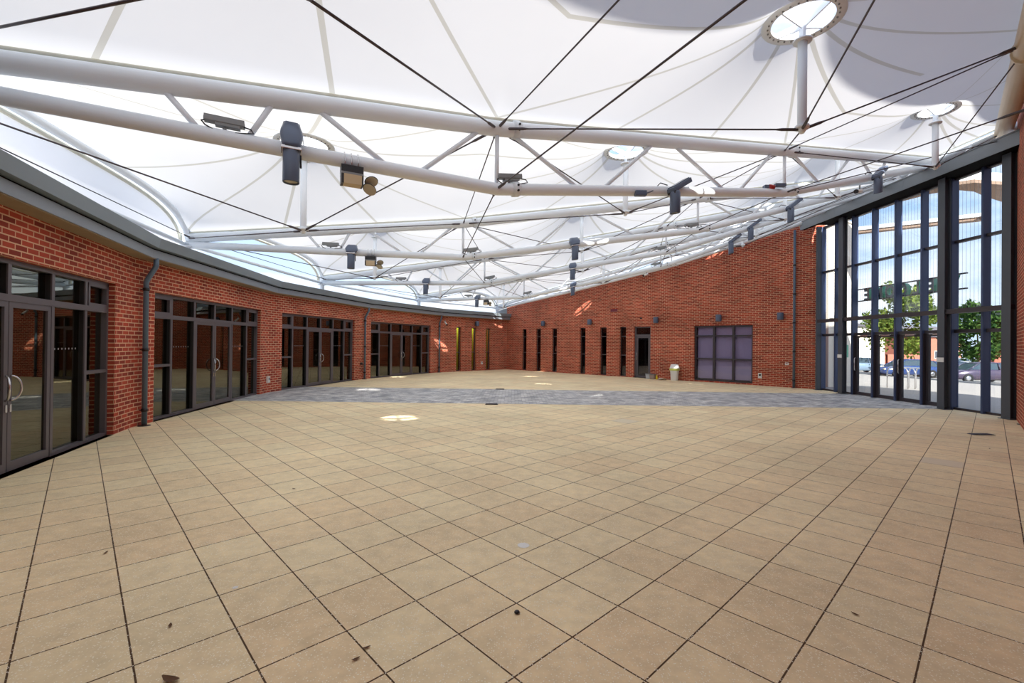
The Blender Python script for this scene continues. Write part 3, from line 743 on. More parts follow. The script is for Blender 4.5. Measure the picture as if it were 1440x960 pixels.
def mast(k, j):
    x, y, hb, hr = MS[k, j]; R0 = RR[j]
    o = thing('roof_mast', 'white floating mast with open ring, %s cone of the %s of the roof' % (LMR[j], BAYN[k]), 'mast', (x, y, hb), group='floating masts carrying the roof rings')
    mb = MB(); mb.tube([(x, y, hb-.05), (x, y, hb), (x, y, hr-.32)], [.03, .058, .058], 14); mb.build('mast_tube', WHITE, o)
    mb = MB(); mb.lathe([(.001, -.32), (.115, -.32), (.115, -.295), (.001, -.295)], 18, (x, y, hr)); mb.build('flange', WHITE, o)
    mb = MB(); mb.box(x-.02, x+.02, y-.045, y+.045, hr-.3, hr-.05); mb.build('neck_plate', WHITE, o)
    for q in range(4):
        mb = MB(); ang = .35+q*PI/2
        Mx = Matrix.Translation((x, y, 0)) @ Matrix.Rotation(ang, 4, 'Z')
        f_ = lambda p: Mx @ V(p)
        c = [(.0, -.012), (.0, .012)]
        z0 = hr-.14
        pts = [(0, z0), (R0-.02, hr-.03), (R0-.02, hr+.05), (0, z0+.11)]
        a = [f_((p[0], -.009, p[1])) for p in pts]; b = [f_((p[0], .009, p[1])) for p in pts]
        mb.face(a); mb.face(b[::-1])
        for i in range(4): mb.face([a[i], b[i], b[(i+1) % 4], a[(i+1) % 4]])
        mb.build('spoke_plate', WHITE, o)
    mb = MB(); mb.lathe([(R0-.06, -.035), (R0+.06, -.035), (R0+.065, .0), (R0+.0, .01), (R0, .07), (R0-.015, .07), (R0-.015, .0), (R0-.06, -.02), (R0-.06, -.035)], 48, (x, y, hr))
    for q in range(28):
        t = 2*PI*q/28; mb.lathe([(.001, -.048), (.013, -.048), (.013, -.034)], 6, (x+(R0-.02)*math.cos(t), y+(R0-.02)*math.sin(t), hr), mi=1)
    mb.build('ring', [WHITE, GREYP], o)
    mb = MB(); mb.lathe([(R0, .07), (R0*.85, .13), (R0*.5, .18), (.01, .2)], 32, (x, y, hr)); mb.build('clear_cover', COVER, o)
    # clevis plates at the foot
    mb = MB(); mb.lathe([(.001, -.02), (.09, -.02), (.09, .02), (.001, .02)], 14, (x, y, hb+.03)); mb.build('foot_plate', WHITE, o)
for kj in MS: mast(*kj)

# ---------------------------------------------------------------- cables
JN = ['left end', 'left joint', 'right joint', 'right end']
def cable(p, q, label, r=.011, term=True):
    p = V(p); q = V(q); d = (q-p).normalized()
    o = thing('steel_cable', label, 'cable', p, group='dark steel roof cables')
    mb = MB(); mb.tube([p+d*.1, q-d*.1], r, 6); mb.build('strand', CABLE, o)
    for c, s in ((p, 1), (q, -1)):
        mb = MB(); mb.tube([c+d*s*.0, c+d*s*.08, c+d*s*.26, c+d*s*.34], [.015, .021, .021, .011], 8); mb.build('end_fitting', CABLE, o)
for (k, j), (x, y, hb, hr) in MS.items():
    for kk in (k, k+1):
        for jj in (j, j+1):
            lab = 'dark cable, %s mast foot in %s to %s, %s' % (LMR[j], BAYN[k], TN[kk], JN[jj])
            if (k, j) == (0, 0) and kk == 0 and jj == 0: continue
            t = up(kk, .136) if (k, j, kk, jj) == (0, 0, 1, 0) else up(kk, jj); t = t+(V((x, y, hb))-t).normalized()*.12
            cable((x, y, hb), t, lab)
for k in range(5):
    for j in (1, 2):
        cable(up(k, j), up(k+1, j), 'dark cable between upper tubes of %s and %s, %s' % (TN[k], TN[k+1], JN[j]), .010)
        a = lo_(k, j) if k else V((P2(0, j).x, P2(0, j).y, hz(HL[0], j)))
        cable(a, lo_(k+1, j), 'dark cable between lower tubes of %s and %s, %s' % (TN[k], TN[k+1], JN[j]), .010)
cable(lo_(1, 2), V((12.05, 10.75, 6.7)), 'dark cable from the lower right joint of the nearest truss up to the right edge')
for k in range(1, 5):
    cable(V(S[k]+(4.0,))+V((.1, 0, .12)), V(S[k+1]+(4.0,))+V((.1, 0, .12)), 'thin cable above the parapet between left ends of %s and %s' % (TN[k], TN[k+1]), .009)

# ---------------------------------------------------------------- membrane roof
NB = 12
allv = {}; verts = []; fixed = {}; faces = []; seamv = []
def vid(p, key):
    if key in allv: return allv[key]
    allv[key] = len(verts); verts.append(list(p)); return allv[key]
def bpt(k, e, t, j):
    """boundary point of cell (k,j) on edge e at t; returns point, fixed?, key"""
    if e == 0: p = up(k, j+t); p.z += (.18 if k == 0 else .16); return p, True, ('T', k, round(j+t, 4))
    if e == 2: p = up(k+1, j+1-t); p.z += .16; return p, True, ('T', k+1, round(j+1-t, 4))
    jj = j+1 if e == 1 else j; tt = t if e == 1 else 1-t       # across from truss k to k+1
    a = up(k, jj); b = up(k+1, jj)
    if jj == 0:
        p = arch(k, tt); p.z += .06; fx = True
    else:
        p = a+(b-a)*tt; p.z += .16; fx = (jj == 3)
    if tt < 1e-6: key = ('T', k, round(float(jj), 4)); fx = True; p = a+V((0, 0, .18 if k == 0 else .16))
    elif tt > 1-1e-6: key = ('T', k+1, round(float(jj), 4)); fx = True; p = b+V((0, 0, .16))
    else: key = ('X', k, jj, round(tt, 4))
    return p, fx, key
MR = 16
for (k, j), (x, y, hb, hr) in MS.items():
    R0 = RR[j]+.03; bd = []
    for e in range(4):
        for i in range(NB): bd.append(bpt(k, e, i/NB, j))
    n = len(bd); c = V((x, y)); ids = []; sm = []
    for i, (p, fx, key) in enumerate(bd):
        d = V((p.x, p.y))-c; L = d.length; d.normalize(); col = []
        for m_ in range(MR+1):
            f_ = (m_/MR)**1.7
            rr = R0+(L-R0)*f_
            if m_ == MR: v = vid(p, key); isf = fx; z = p.z
            else:
                q = c+d*rr; z = hr+(p.z-hr)*(f_**.5); v = vid((q.x, q.y, z), ('C', k, j, i, m_)); isf = (m_ == 0)
                if m_ == 0: verts[v][2] = hr; z = hr
            if isf: fixed[v] = z
            col.append(v)
        ids.append(col)
    for i in range(n):
        i2 = (i+1) % n
        for m_ in range(MR):
            a, b, c2, d2 = ids[i][m_], ids[i2][m_], ids[i2][m_+1], ids[i][m_+1]
            # seam distances by corner
            def sd(ii, mm):
                s_ = ii % 4; s_ = min(s_, 4-s_)
                if (k, j) == (0, 2) and 3*NB+6 < ii % n: s_ += 4
                p = V(verts[ids[ii % n][mm]][:2]); q = V(verts[ids[(ii+1) % n][mm]][:2])
                return s_*(p-q).length
            faces.append((a, b, c2, d2)); seamv.append((sd(i, m_), sd(i+1, m_), sd(i+1, m_+1), sd(i, m_+1)))
X = np.array(verts, float); nV = len(X)
tri = []
for a, b, c2, d2 in faces: tri += [(a, b, c2), (a, c2, d2)]
tri = np.array(tri)
I = []; J = []; W = []
for s_ in range(3):
    i, j, kk = tri[:, s_], tri[:, (s_+1) % 3], tri[:, (s_+2) % 3]
    e1 = X[i, :2]-X[kk, :2]; e2 = X[j, :2]-X[kk, :2]
    cr = np.abs(e1[:, 0]*e2[:, 1]-e1[:, 1]*e2[:, 0])+1e-9
    w = np.clip((e1*e2).sum(1)/cr/2, -2, 20)
    I += [i, j]; J += [j, i]; W += [w, w]
I = np.concatenate(I); J = np.concatenate(J); W = np.concatenate(W)
fm = np.zeros(nV, bool); fz = np.zeros(nV)
for v, z in fixed.items(): fm[v] = True; fz[v] = z
def lap(z): r = np.zeros(nV); np.add.at(r, I, W*(z[I]-z[J])); return r
z = X[:, 2].copy(); z[fm] = fz[fm]
rv = -lap(z); rv[fm] = 0; dg_ = np.zeros(nV); np.add.at(dg_, I, W); dg_[dg_ < 1e-6] = 1
yv = rv/dg_; p = yv.copy(); rs = (rv*yv).sum()
for it in range(1500):
    Ap = lap(p); Ap[fm] = 0; al = rs/((p*Ap).sum()+1e-30); z += al*p; rv -= al*Ap; yv = rv/dg_; yv[fm] = 0
    rn = (rv*yv).sum(); p = yv+rn/rs*p; p[fm] = 0; rs = rn
    if rn < 1e-10: break
X[:, 2] = z
me = bpy.data.meshes.new('ceiling'); me.from_pydata([tuple(v) for v in X], [], faces); me.materials.append(FAB)
at = me.attributes.new('seam', 'FLOAT', 'CORNER')
li = 0
for pl, sv in zip(me.polygons, seamv):
    pl.use_smooth = True
    for q, l in enumerate(pl.loop_indices): at.data[l].value = sv[q]
o = bpy.data.objects.new('ceiling', me); C.objects.link(o)
tag(o, 'white tensioned fabric roof drawn up into open topped cones', 'fabric roof', kind='structure')

# ---------------------------------------------------------------- lamps on the trusses
def cyl_lamp(k, j, label, variant=0, scale=.84):
    c = lo_(k, j); t = (lo_(k, j+.02)-lo_(k, j-.02)).normalized()
    side = V((t.y, -t.x, 0)).normalized()    # towards the camera side
    if side.y > 0: side = -side
    o = thing('cylinder_lamp', label, 'lamp', c, math.atan2(t.y, t.x), group='slate grey cylinder lamps on the trusses')
    M_ = lambda p: c+t*p[0]*scale+side*(-p[1])*scale+V((0, 0, p[2]*scale))
    mb = MB(); mb.lathe([(.001, -.50), (.098, -.50), (.104, -.53), (.108, -.52), (.108, -.10), (.09, -.06), (.001, -.06)], 22, (0, -.22, 0), M=M_); mb.build('housing', LAMP, o)
    mb = MB(); mb.lathe([(.001, -.508), (.06, -.506), (.075, -.512), (.094, -.506)], 18, (0, -.22, 0), M=M_); mb.build('lens', LENS, o)
    if variant == 0:
        mb = MB()
        rows = []
        for q in range(7):
            a = q/6; zc = -.06+(.42 if k == 1 else .27)*a; yy = -.22+.20*a**1.6; hw = (.125 if k == 1 else .15)-.02*math.cos(a*PI*2); hd = .12-.02*a
            rows.append([M_((hw*cx, yy+hd*cy, zc)) for cx, cy in ((-1, -.6), (-.7, -1), (.7, -1), (1, -.6), (1, .6), (.7, 1), (-.7, 1), (-1, .6))])
        mb.grid(rows, True, 0, True, True); mb.build('hood', LAMP, o)
        mb = MB(); mb.box(-.13, .13, -.33, -.1, -.1, -.055, M_, bev=.01); mb.build('clamp', CHROME, o)
        mb = MB(); mb.tube([M_(V((.118, -.2, -.12))), M_(V((.122, -.2, -.3)))], .01, 6); mb.build('side_strap', BLACK, o)
    else:
        mb = MB(); ca = math.cos(.42); sa = math.sin(.42)
        f_ = lambda p: M_(V((p[0]*ca-p[2]*sa+.10, p[1]-.19, p[0]*sa+p[2]*ca+.04)))
        mb.box(-.22, .34, -.11, .11, -.055, .055, f_, bev=.02); mb.box(-.18, .30, -.09, .09, .05, .075, f_)
        mb.build('gear_box', LAMP, o)
        mb = MB(); mb.box(-.09, .05, -.30, -.09, -.12, -.05, M_, bev=.012); mb.build('clamp', BLACK, o)
        mb = MB(); mb.tube([M_(V((-.1, -.1, .1))), M_(V((-.26, -.06, .16))), M_(V((-.34, -.02, .08)))], .009, 6); mb.build('lead', BLACK, o)
    return o
def strip_lamp(k, j, label):
    c = lo_(k, j); t = (lo_(k, j+.02)-lo_(k, j-.02)).normalized(); side = V((t.y, -t.x, 0)).normalized()
    if side.y > 0: side = -side
    o = thing('strip_floodlight', label, 'floodlight', c, math.atan2(t.y, t.x), group='grey strip floodlights on the trusses')
    M_ = lambda p: c+t*p[0]*.9+side*(-p[1])*.9+V((0, 0, p[2]*.9))
    mb = MB(); f_ = lambda p: M_(V((p[0], p[1], p[2]+.19-.0)))
    mb.box(-.22, .22, -.06, .06, -.02, .03, f_, bev=.008)
    for q in range(5): mb.box(-.215, .215, -.055+q*.026, -.047+q*.026, .03, .055, f_)
    mb.build('finned_body', GREYP, o)
    mb = MB(); mb.box(-.10, .17, -.05, .05, .135, .17, M_); mb.box(-.02, .02, -.02, .02, .08, .14, M_); mb.build('bracket', GREYP, o)
    for s_ in (-1, 1):
        mb = MB(); mb.tube([M_(V((s_*.21, -.03, .17))), M_(V((s_*(.24+.05*(s_ > 0)), -.05, .15))), M_(V((s_*(.2+.12*(s_ > 0)), -.06, .1))), M_(V((s_*.12, -.07, .06)))], .008, 6); mb.build('lead', BLACK, o)
def spot_pair(k, j, label):
    c = lo_(k, j); t = (lo_(k, j+.02)-lo_(k, j-.02)).normalized(); side = V((t.y, -t.x, 0)).normalized()
    if side.y > 0: side = -side
    o = thing('twin_spot_box', label, 'emergency light', c, math.atan2(t.y, t.x), group='twin spot emergency lights under the trusses')
    M_ = lambda p: c+t*p[0]+side*(-p[1])+V((0, 0, p[2]))
    mb = MB(); mb.box(-.13, .13, -.19, -.03, -.20, -.11, M_); mb.build('battery_box', BLACK, o)
    mb = MB(); mb.box(-.13, .13, -.20, -.03, -.225, -.20, M_); mb.build('seam_strip', GREYP, o)
    mb = MB(); mb.box(-.10, .11, -.20, -.05, -.34, -.225, M_); mb.build('face_panel', BEIGE, o)
    for ea, eb in ((-.13, -.10), (.11, .13)):
        mb = MB(); mb.box(ea, eb, -.20, -.05, -.34, -.225, M_); mb.build('end_cap', BLACK, o)
    for x in (-.08, 0, .08):
        mb = MB(); mb.tube([M_(V((x, -.1, -.11))), M_(V((x, -.105, .0))), M_(V((x, -.04, .09))), M_(V((x, .06, .07)))], .006, 6); mb.build('hanger_strap', CHROME, o)
    for dx, dz in ((.235, -.25), (.215, -.35)):
        mb = MB(); f_ = lambda p: M_(V((p[0]+dx, p[1]*.75-p[2]*.6-.12, dz-p[2]*.8-p[1]*.6+p[0]*(.1 if dz > -.3 else -.25))))
        mb.lathe([(.001, -.05), (.05, -.04), (.085, .0), (.08, .01)], 16, M=f_, mi=0); mb.lathe([(.001, .012), (.07, .01), (.08, .01)], 16, M=f_, mi=1)
        mb.build('spot_head', [BLACK, LENS], o)
cyl_lamp(1, .60, 'large slate cylinder lamp on the left of the nearest truss')
cyl_lamp(2, .58, 'slate cylinder lamp on the left third of the second truss')
cyl_lamp(3, .66, 'slate cylinder lamp on the left third of the third truss')
cyl_lamp(4, .60, 'slate cylinder lamp on the left third of the fourth truss')
cyl_lamp(1, 1.50, 'slate cylinder lamp at mid span of the nearest truss', 1)
cyl_lamp(2, 1.45, 'slate cylinder lamp at mid span of the second truss')
cyl_lamp(3, 1.50, 'slate cylinder lamp at mid span of the third truss')
cyl_lamp(4, 1.40, 'slate cylinder lamp at mid span of the fourth truss')
cyl_lamp(2, 2.42, 'slate cylinder lamp at the right end of the second truss', 1)
cyl_lamp(3, 2.42, 'slate cylinder lamp at the right end of the third truss', 1)
cyl_lamp(4, 2.42, 'slate cylinder lamp at the right end of the fourth truss', 1, .9)
cyl_lamp(1, 2.50, 'dark lamp with tilted gear box at the right end of the nearest truss', 1)
for k in (1, 2, 3, 4):
    strip_lamp(k, .50, 'grey strip floodlight on the left third of the %s' % TN[k])
    strip_lamp(k, 1.03, 'grey strip floodlight on the left joint of the %s' % TN[k])
    if k > 1: strip_lamp(k, 1.97, 'grey strip floodlight on the right joint of the %s' % TN[k])
for k, j in ((1, .70), (2, .65), (4, .68)):
    spot_pair(k, j, 'twin spot emergency light hung under the left of the %s' % TN[k])
# small box beside the mid-span lamp and the red flashing beacon
c = lo_(1, 1.40)+V((0, -.13, -.08))
mb = MB(); mb.box(c.x-.10, c.x+.10, c.y-.05, c.y+.05, c.z-.05, c.z+.04, bev=.015); mb.tube([c+V((.1, 0, 0)), c+V((.22, .02, .05))], .012, 6)
tag(mb.build('sensor_box', LAMP), 'small slate sensor box left of the mid span lamp on the nearest truss', 'sensor')
o = thing('warning_beacon', 'red lens warning beacon on the right joint of the nearest truss', 'beacon', lo_(1, 1.93))
c = lo_(1, 1.93)+V((0, -.02, .1))
mb = MB(); mb.tube([c+V((-.06, -.05, 0)), c+V((.05, -.02, .0))], .05, 12); mb.build('red_lens', RED, o)
mb = MB(); mb.box(c.x-.15, c.x-.05, c.y-.06, c.y+.04, c.z-.02, c.z+.04); mb.box(c.x+.08, c.x+.3, c.y-.05, c.y+.05, c.z+.02, c.z+.08); mb.build('housing', LAMP, o)
# camera under the nearest truss's right end and on the back wall truss
def cctv(p, d, label):
    p = V(p); d = V(d).normalized(); o = thing('security_camera', label, 'camera', p)
    mb = MB(); mb.tube([p, p+d*.26], .045, 10); mb.build('camera_body', WPLAS, o)
    mb = MB(); mb.tube([p+d*.26, p+d*.29], .05, 10); mb.build('sun_shield', BLACK, o)
    mb = MB(); mb.tube([p+d*.08, p+d*.08+V((0, 0, .14))], .018, 8); mb.build('mount', GREYP, o)
cctv(lo_(5, 1.83)+V((-.25, -.2, -.2)), (-1, -.4, -.4), 'small white security camera under the back wall truss')
c = FS[5].pt(FS[5].at(621.5), 2.86, .22); cctv(c, (.6, -.5, -.7), 'white security camera beside the downpipe near the slit windows')
cctv(lo_(1, 2.42)+V((0, -.12, -.32)), (-.8, -.5, -.2), 'black nosed camera hung under the right end of the nearest truss')

# ---------------------------------------------------------------- wall fittings
def wall_lamp(f, px, z, label):
    s_ = f.at(px); o = thing('wall_light', label, 'wall light', f.pt(s_, z, .02), math.atan2(f.t.y, f.t.x), group='grey drum wall lights')
    M = lambda p: f.pt(s_+p[0], z+p[2], .16+p[1])
    mb = MB(); mb.lathe([(.001, -.15), (.09, -.15), (.115, -.14), (.12, -.12), (.12, .12), (.115, .14), (.001, .15)], 20, M=M); mb.build('drum', LAMP, o)
    mb = MB(); mb.box(s_-.06, s_+.06, 0, .06, z-.08, z+.08, f.M()); mb.build('wall_plate', BLACK, o)
for px, lb in ((765.5, 'between the second and third slit windows'), (831, 'right of the fourth slit window'), (924, 'above and right of the single door'), (1012, 'above the wide nine pane window'), (1098.5, 'left of the tall downpipe')):
    wall_lamp(FB, px, 2.88, 'grey drum wall light on the back wall %s' % lb)
wall_lamp(FS[5], 668.5, 2.84, 'grey drum wall light over the middle lime slit window')
def plate(name, f, px, z, w, h, mat, label, cat, d=.03, sub=None):
    s_ = f.at(px); o = thing(name, label, cat, f.pt(s_, z, 0))
    mb = MB(); mb.box(s_-w/2, s_+w/2, 0, d, z-h/2, z+h/2, f.M(), bev=.004); mb.build('plate', mat, o)
    if sub: mb = MB(); mb.box(s_-w*.28, s_+w*.28, d, d+.012, z-h*.05, z+h*.3, f.M()); mb.build('socket_cover', sub, o)
plate('outlet_box', FS[2], 376.5, .42, .14, .2, WPLAS, 'white outdoor socket box low on the pier between second and third shopfronts', 'socket', .06, GREYP)
plate('outlet_box', FB, 1069.5, .42, .14, .22, WPLAS, 'white outdoor socket box low on the back wall right of the wide window', 'socket', .06, BLACK)
plate('outlet_box', FS[5], 677.5, .46, .13, .17, WPLAS, 'pale socket box low between the lime slit windows', 'socket', .05, GREYP)
plate('air_brick', FB, 863, 3.46, .42, .15, pbr('purple_vent', rgb(112, 44, 58), .7), 'purple red louvred vent high on the back wall', 'vent', .01)
plate('alarm_box', FB, 885.5, 2.18, .09, .09, RED, 'small red alarm call point left of the single door', 'alarm', .05)
plate('sensor', FB, 901.5, 3.0, .09, .07, BLACK, 'small black sensor above the single door', 'sensor', .07)
plate('call_button', FB, 1107, .95, .12, .1, WPLAS, 'small pale call button beside the tall downpipe', 'button', .05, RED)
plate('tap_box', FS[3], 507.5, .70, .1, .1, BLACK, 'small black tap on the pier beside the third shopfront', 'tap', .08)

# ---------------------------------------------------------------- things on the floor
def by_wall(px, d): p = FB.pt(FB.at(px, 530), 0, d); return p.x, p.y
gx, gy = by_wall(951.5, .24)
o = thing('swing_bin', 'tall white swing top bin standing against the back wall', 'bin', (gx, gy, 0), -PI/4)
def rbox_rows(cx, cy, levels, rz, n=16, pw=4.):
    rows = []
    for z_, hx, hy in levels:
        row = []
        for q in range(n):
            t = 2*PI*q/n; c_, s_ = math.cos(t), math.sin(t); e = 2/pw
            x = hx*math.copysign(abs(c_)**e, c_); y = hy*math.copysign(abs(s_)**e, s_)
            row.append(V((cx+x*math.cos(rz)-y*math.sin(rz), cy+x*math.sin(rz)+y*math.cos(rz), z_)))
        rows.append(row)
    return rows
mb = MB(); mb.grid(rbox_rows(gx, gy, [(0, .14, .11), (.02, .15, .12), (.56, .19, .15), (.57, .19, .15)], -PI/4), True, 0, True, True); mb.build('body', WPLAS, o)
mb = MB(); mb.grid(rbox_rows(gx, gy, [(.55, .205, .165), (.60, .205, .165), (.61, .195, .155), (.74, .17, .10), (.77, .14, .05)], -PI/4), True, 0, True, True); mb.build('lid', WPLAS, o)
mb = MB(); mb.grid(rbox_rows(gx, gy, [(.47, .198, .158), (.50, .215, .175), (.56, .212, .172)], -PI/4), True, 0, True, False); mb.build('bin_liner', pbr('lime_liner', rgb(208, 220, 110), .4), o)
for i, (px, lab, m_) in enumerate(((914.8, 'grey translucent storage tub beside the single door', pbr('clear_grey_plastic', rgb(176, 176, 176), .3)), (922.5, 'brown grey storage tub behind the yellow bottle', pbr('brown_plastic', rgb(150, 128, 112), .4)))):
    gx, gy = by_wall(px, .20 if px < 918 else .36)
    o = thing('storage_tub', lab, 'tub', (gx, gy, 0), -PI/4)
    mb = MB(); mb.grid(rbox_rows(gx, gy, [(.0, .12, .1), (.24, .145, .12), (.24, .13, .105), (.02, .105, .085)], -PI/4), True, 0, True, False); mb.build('tub_body', m_, o)
    mb = MB(); mb.grid(rbox_rows(gx, gy, [(.235, .147, .122), (.235, .16, .135), (.255, .16, .135), (.255, .147, .122)], -PI/4), True, 0, True, False); mb.build('rim', GREYP, o)
gx, gy = by_wall(927.3, .30)
o = thing('spray_bottle', 'small yellow bottle standing right of the tubs', 'bottle', (gx, gy, 0))
mb = MB(); mb.lathe([(.001, 0), (.05, 0), (.055, .02), (.05, .12), (.022, .16), (.02, .18), (.001, .18)], 14, (gx, gy, 0)); mb.build('bottle_body', YEL, o)
mb = MB(); mb.lathe([(.02, .18), (.026, .18), (.026, .21), (.001, .215)], 12, (gx, gy, 0)); mb.build('cap', YEL, o)
gx, gy = by_wall(937, .45)
mb = MB(); rows = []
for q in range(9):
    t = q/8*PI; rows.append([V((gx+.2*math.cos(t)+random.uniform(-.02, .02), gy+.15*math.sin(s_*.78)*math.sin(t), .002+.085*math.sin(t)*abs(math.sin(s_*.78))+random.uniform(0, .012))) for s_ in range(8)])
mb.grid(rows, False); tag(mb.build('crumpled_cloth', pbr('white_cloth', rgb(228, 216, 206), .9)), 'crumpled pale cloth on the paving between tubs and bin', 'cloth')
def drain(px, py, w, h, label, mat=BLACK):
    gx, gy = ground(px, py); o = thing('drain_cover', label, 'drain cover', (gx, gy, 0))
    mb = MB(); mb.box(gx-w/2, gx+w/2, gy-h/2, gy+h/2, .003, .012); mb.build('frame', mat, o)
    mb = MB(); n = 7
    for q in range(n): mb.box(gx-w/2+.02, gx+w/2-.02, gy-h/2+h*(q+.25)/n, gy-h/2+h*(q+.7)/n, .012, .018)
    mb.build('grating', ALUD, o)
drain(703, 547.2, .32, .22, 'dark drain grating on the far edge of the grey band')
drain(691.5, 568.3, .34, .2, 'dark drain grating on the near edge of the grey band')
drain(1379, 610.8, .40, .14, 'slate blue drain cover near the right glazing', pbr('blue_slate', rgb(96, 96, 116), .5))
for px, py, lab in ((727, 861, 'small dark round pebble on the slabs in the foreground'),):
    gx, gy = ground(px, py); mb = MB()
    mb.lathe([(.001, .001), (.012, .001), (.018, .009), (.012, .017), (.001, .02)], 12, (gx, gy, 0)); tag(mb.build('pebble', BLACK), lab, 'pebble')
lf = pbr('dry_leaf', rgb(92, 62, 36), .8)
for px, py, lab in ((242, 955, 'curled brown dead leaf at the bottom left edge'), (414, 687, 'small dark leaf scrap left of centre'), (516, 910, 'small brown leaf scrap near the bottom'), (501, 926, 'tiny dry leaf near the bottom left of centre'), (1201, 863, 'small dark leaf scrap in the right foreground'), (150, 777, 'short dark twig scrap on the left slabs'), (241, 879, 'small brown scrap on the left foreground slabs'), (1391, 631, 'dark stained leaf litter near the right drain cover')):
    gx, gy = ground(px, py); mb = MB(); a = random.uniform(0, 6.28); rows = []
    L = .022 if py != 955 else .05
    for q in range(5):
        t = q/4; w = math.sin(PI*(t*.9+.05))*.42*L
        rows.append([V((gx+(t-.5)*2*L*math.cos(a)-w*s_*math.sin(a), gy+(t-.5)*2*L*math.sin(a)+w*s_*math.cos(a), .004+.3*L*(t-.5)**2*4+.25*w*abs(s_))) for s_ in (-1, 0, 1)])
    mb.grid(rows); tag(mb.build('dead_leaf', lf), lab, 'leaf')
for px, py, w, lab in ((736, 766, .05, 'white bird dropping smear on slabs near centre'), (332, 825, .018, 'tiny white scrap on the left foreground slabs')):
    gx, gy = ground(px, py); mb = MB(); mb.lathe([(.001, .006), (w*.5, .005), (w, .002)], 9, (gx, gy, 0)); tag(mb.build('white_scrap', WPLAS), lab, 'scrap')
# pale replacement slabs
pale = pbr('pale_slab', rgb(226, 212, 184), .8, noise=.06, nscale=8)
th = math.atan2(640, 674); ax = V((math.cos(th), math.sin(th), 0)); ay = V((-ax.y, ax.x, 0)); og = V((.045, 2.875, 0))
for px, py, lab in ((880, 593, 'pale cream replacement slab in the middle distance'), (1325, 650, 'pale replacement slab towards the right glazing')):
    g_ = V(ground(px, py)+(0,)); d = g_-og; i = math.floor(d.dot(ax)/.45); j = math.floor(d.dot(ay)/.45)
    p0 = og+ax*(i*.45+.006)+ay*(j*.45+.006)+V((0, 0, .0015)); w = .438
    mb = MB(); mb.face([p0, p0+ax*w, p0+ax*w+ay*w, p0+ay*w]); tag(mb.build('floor_slab', pale), lab, 'slab', kind='structure')

# ---------------------------------------------------------------- outside
def gz(x): return -.035*max(0, x-12.1) if x < 45 else -.035*32.9
mb = MB()
xs = [12.0, 12.1, 20, 30, 45, 140]
for a, b in zip(xs, xs[1:]): mb.face([(a, -10, gz(a)), (b, -10, gz(b)), (b, 120, gz(b)), (a, 120, gz(a))], mi=0 if b <= 30 else 1)
tag(mb.build('ground', [CONC, ROAD]), 'pale concrete forecourt and street outside the glazing', 'ground', kind='structure')
mb = MB(); mb.box(30.4, 30.6, -5, 80, gz(30.5), gz(30.5)+.10); tag(mb.build('ground_kerb', KERB), 'long grey kerb between forecourt and street', 'kerb', kind='structure')
# white render wall outside left
fW = Facet((13.35, 19.2), (15.7, 20.8))
mb = MB(); mb.box(0, fW.L, -.3, 0, 0-.2, 7.2, fW.M()); mb.box(-.02, fW.L+.02, -.34, .04, 7.2, 7.28, fW.M()); tag(mb.build('render_wall', RENDER), 'tall cream rendered wall just outside the left end of the glazing', 'wall')
mb = MB(); mb.box(1.52, 1.9, .0, .06, 1.2, 1.75, fW.M()); mb.box(1.56, 1.86, .06, .065, 1.25, 1.70, fW.M()); tag(mb.build('green_sign_board', GREEN), 'green sign board on the cream rendered wall', 'sign')
mb = MB(); mb.box(.55, 1.0, .0, .08, 0, 2.9, fW.M()); mb.box(.5, 1.05, .0, .12, 2.9, 3.0, fW.M()); mb.box(.75, .78, .08, .1, 0, 2.9, fW.M()); tag(mb.build('service_cabinet', GREYP), 'tall grey service panel on the cream rendered wall', 'panel')
# low white building
o = thing('white_building', 'low cream building with slate roof beyond the leftmost entrance door', 'building', (39.5, 51, gz(45)))
fb = Facet((36.5, 49.5), (43.0, 52.5)); mb = MB(); mb.box(0, fb.L, -5, 0, gz(45), 4.0, fb.M()); mb.build('walls', RENDER, o)
mb = MB(); mb.box(-.3, fb.L+.3, -5.3, .3, 4.0, 4.3, fb.M()); mb.build('roof', ROOFT, o)
# canopy
def ribbon(name, pts, z, h, w, mats, label):
    o = thing(name, label, 'canopy beam', pts[0]+(z,)); mb = MB(); L = [V(p) for p in pts]; ins = []
    for i, p in enumerate(L):
        d = (L[min(i+1, len(L)-1)]-L[max(i-1, 0)]).normalized(); ins.append((p, V((d.y, -d.x))))
    mb.grid([[V((p.x+n.x*o_, p.y+n.y*o_, z_)) for o_, z_ in ((0, z), (0, z+h), (-w, z+h), (-w, z))] for p, n in ins], True, 0, False, True); mb.build('fascia', mats[0], o)
    mb = MB(); mb.grid([[V((p.x+n.x*o_, p.y+n.y*o_, z_)) for o_, z_ in ((-.05, z), (-.05, z-.12), (-w+.05, z-.12), (-w+.05, z))] for p, n in ins], True, 0, False, True); mb.build('soffit', mats[1], o)
ribbon('canopy_beam', [(15.6, 19.2), (15.6, 18.2), (15.9, 17.3), (16.5, 16.85), (17.3, 17.0), (18.3, 17.55), (19.9, 18.3), (22.5, 19.6), (26, 21.5)], 7.65, .32, -.7, [WPLAS, BROWNS], 'curved white edged canopy beam high outside the glazing')
ribbon('canopy_beam', [(14.6, 23.0), (16.7, 21.6), (18.6, 20.2), (20.1, 19.1)], 7.25, .16, .5, [WPLAS, BROWNS], 'straight white canopy beam beyond the curved one')
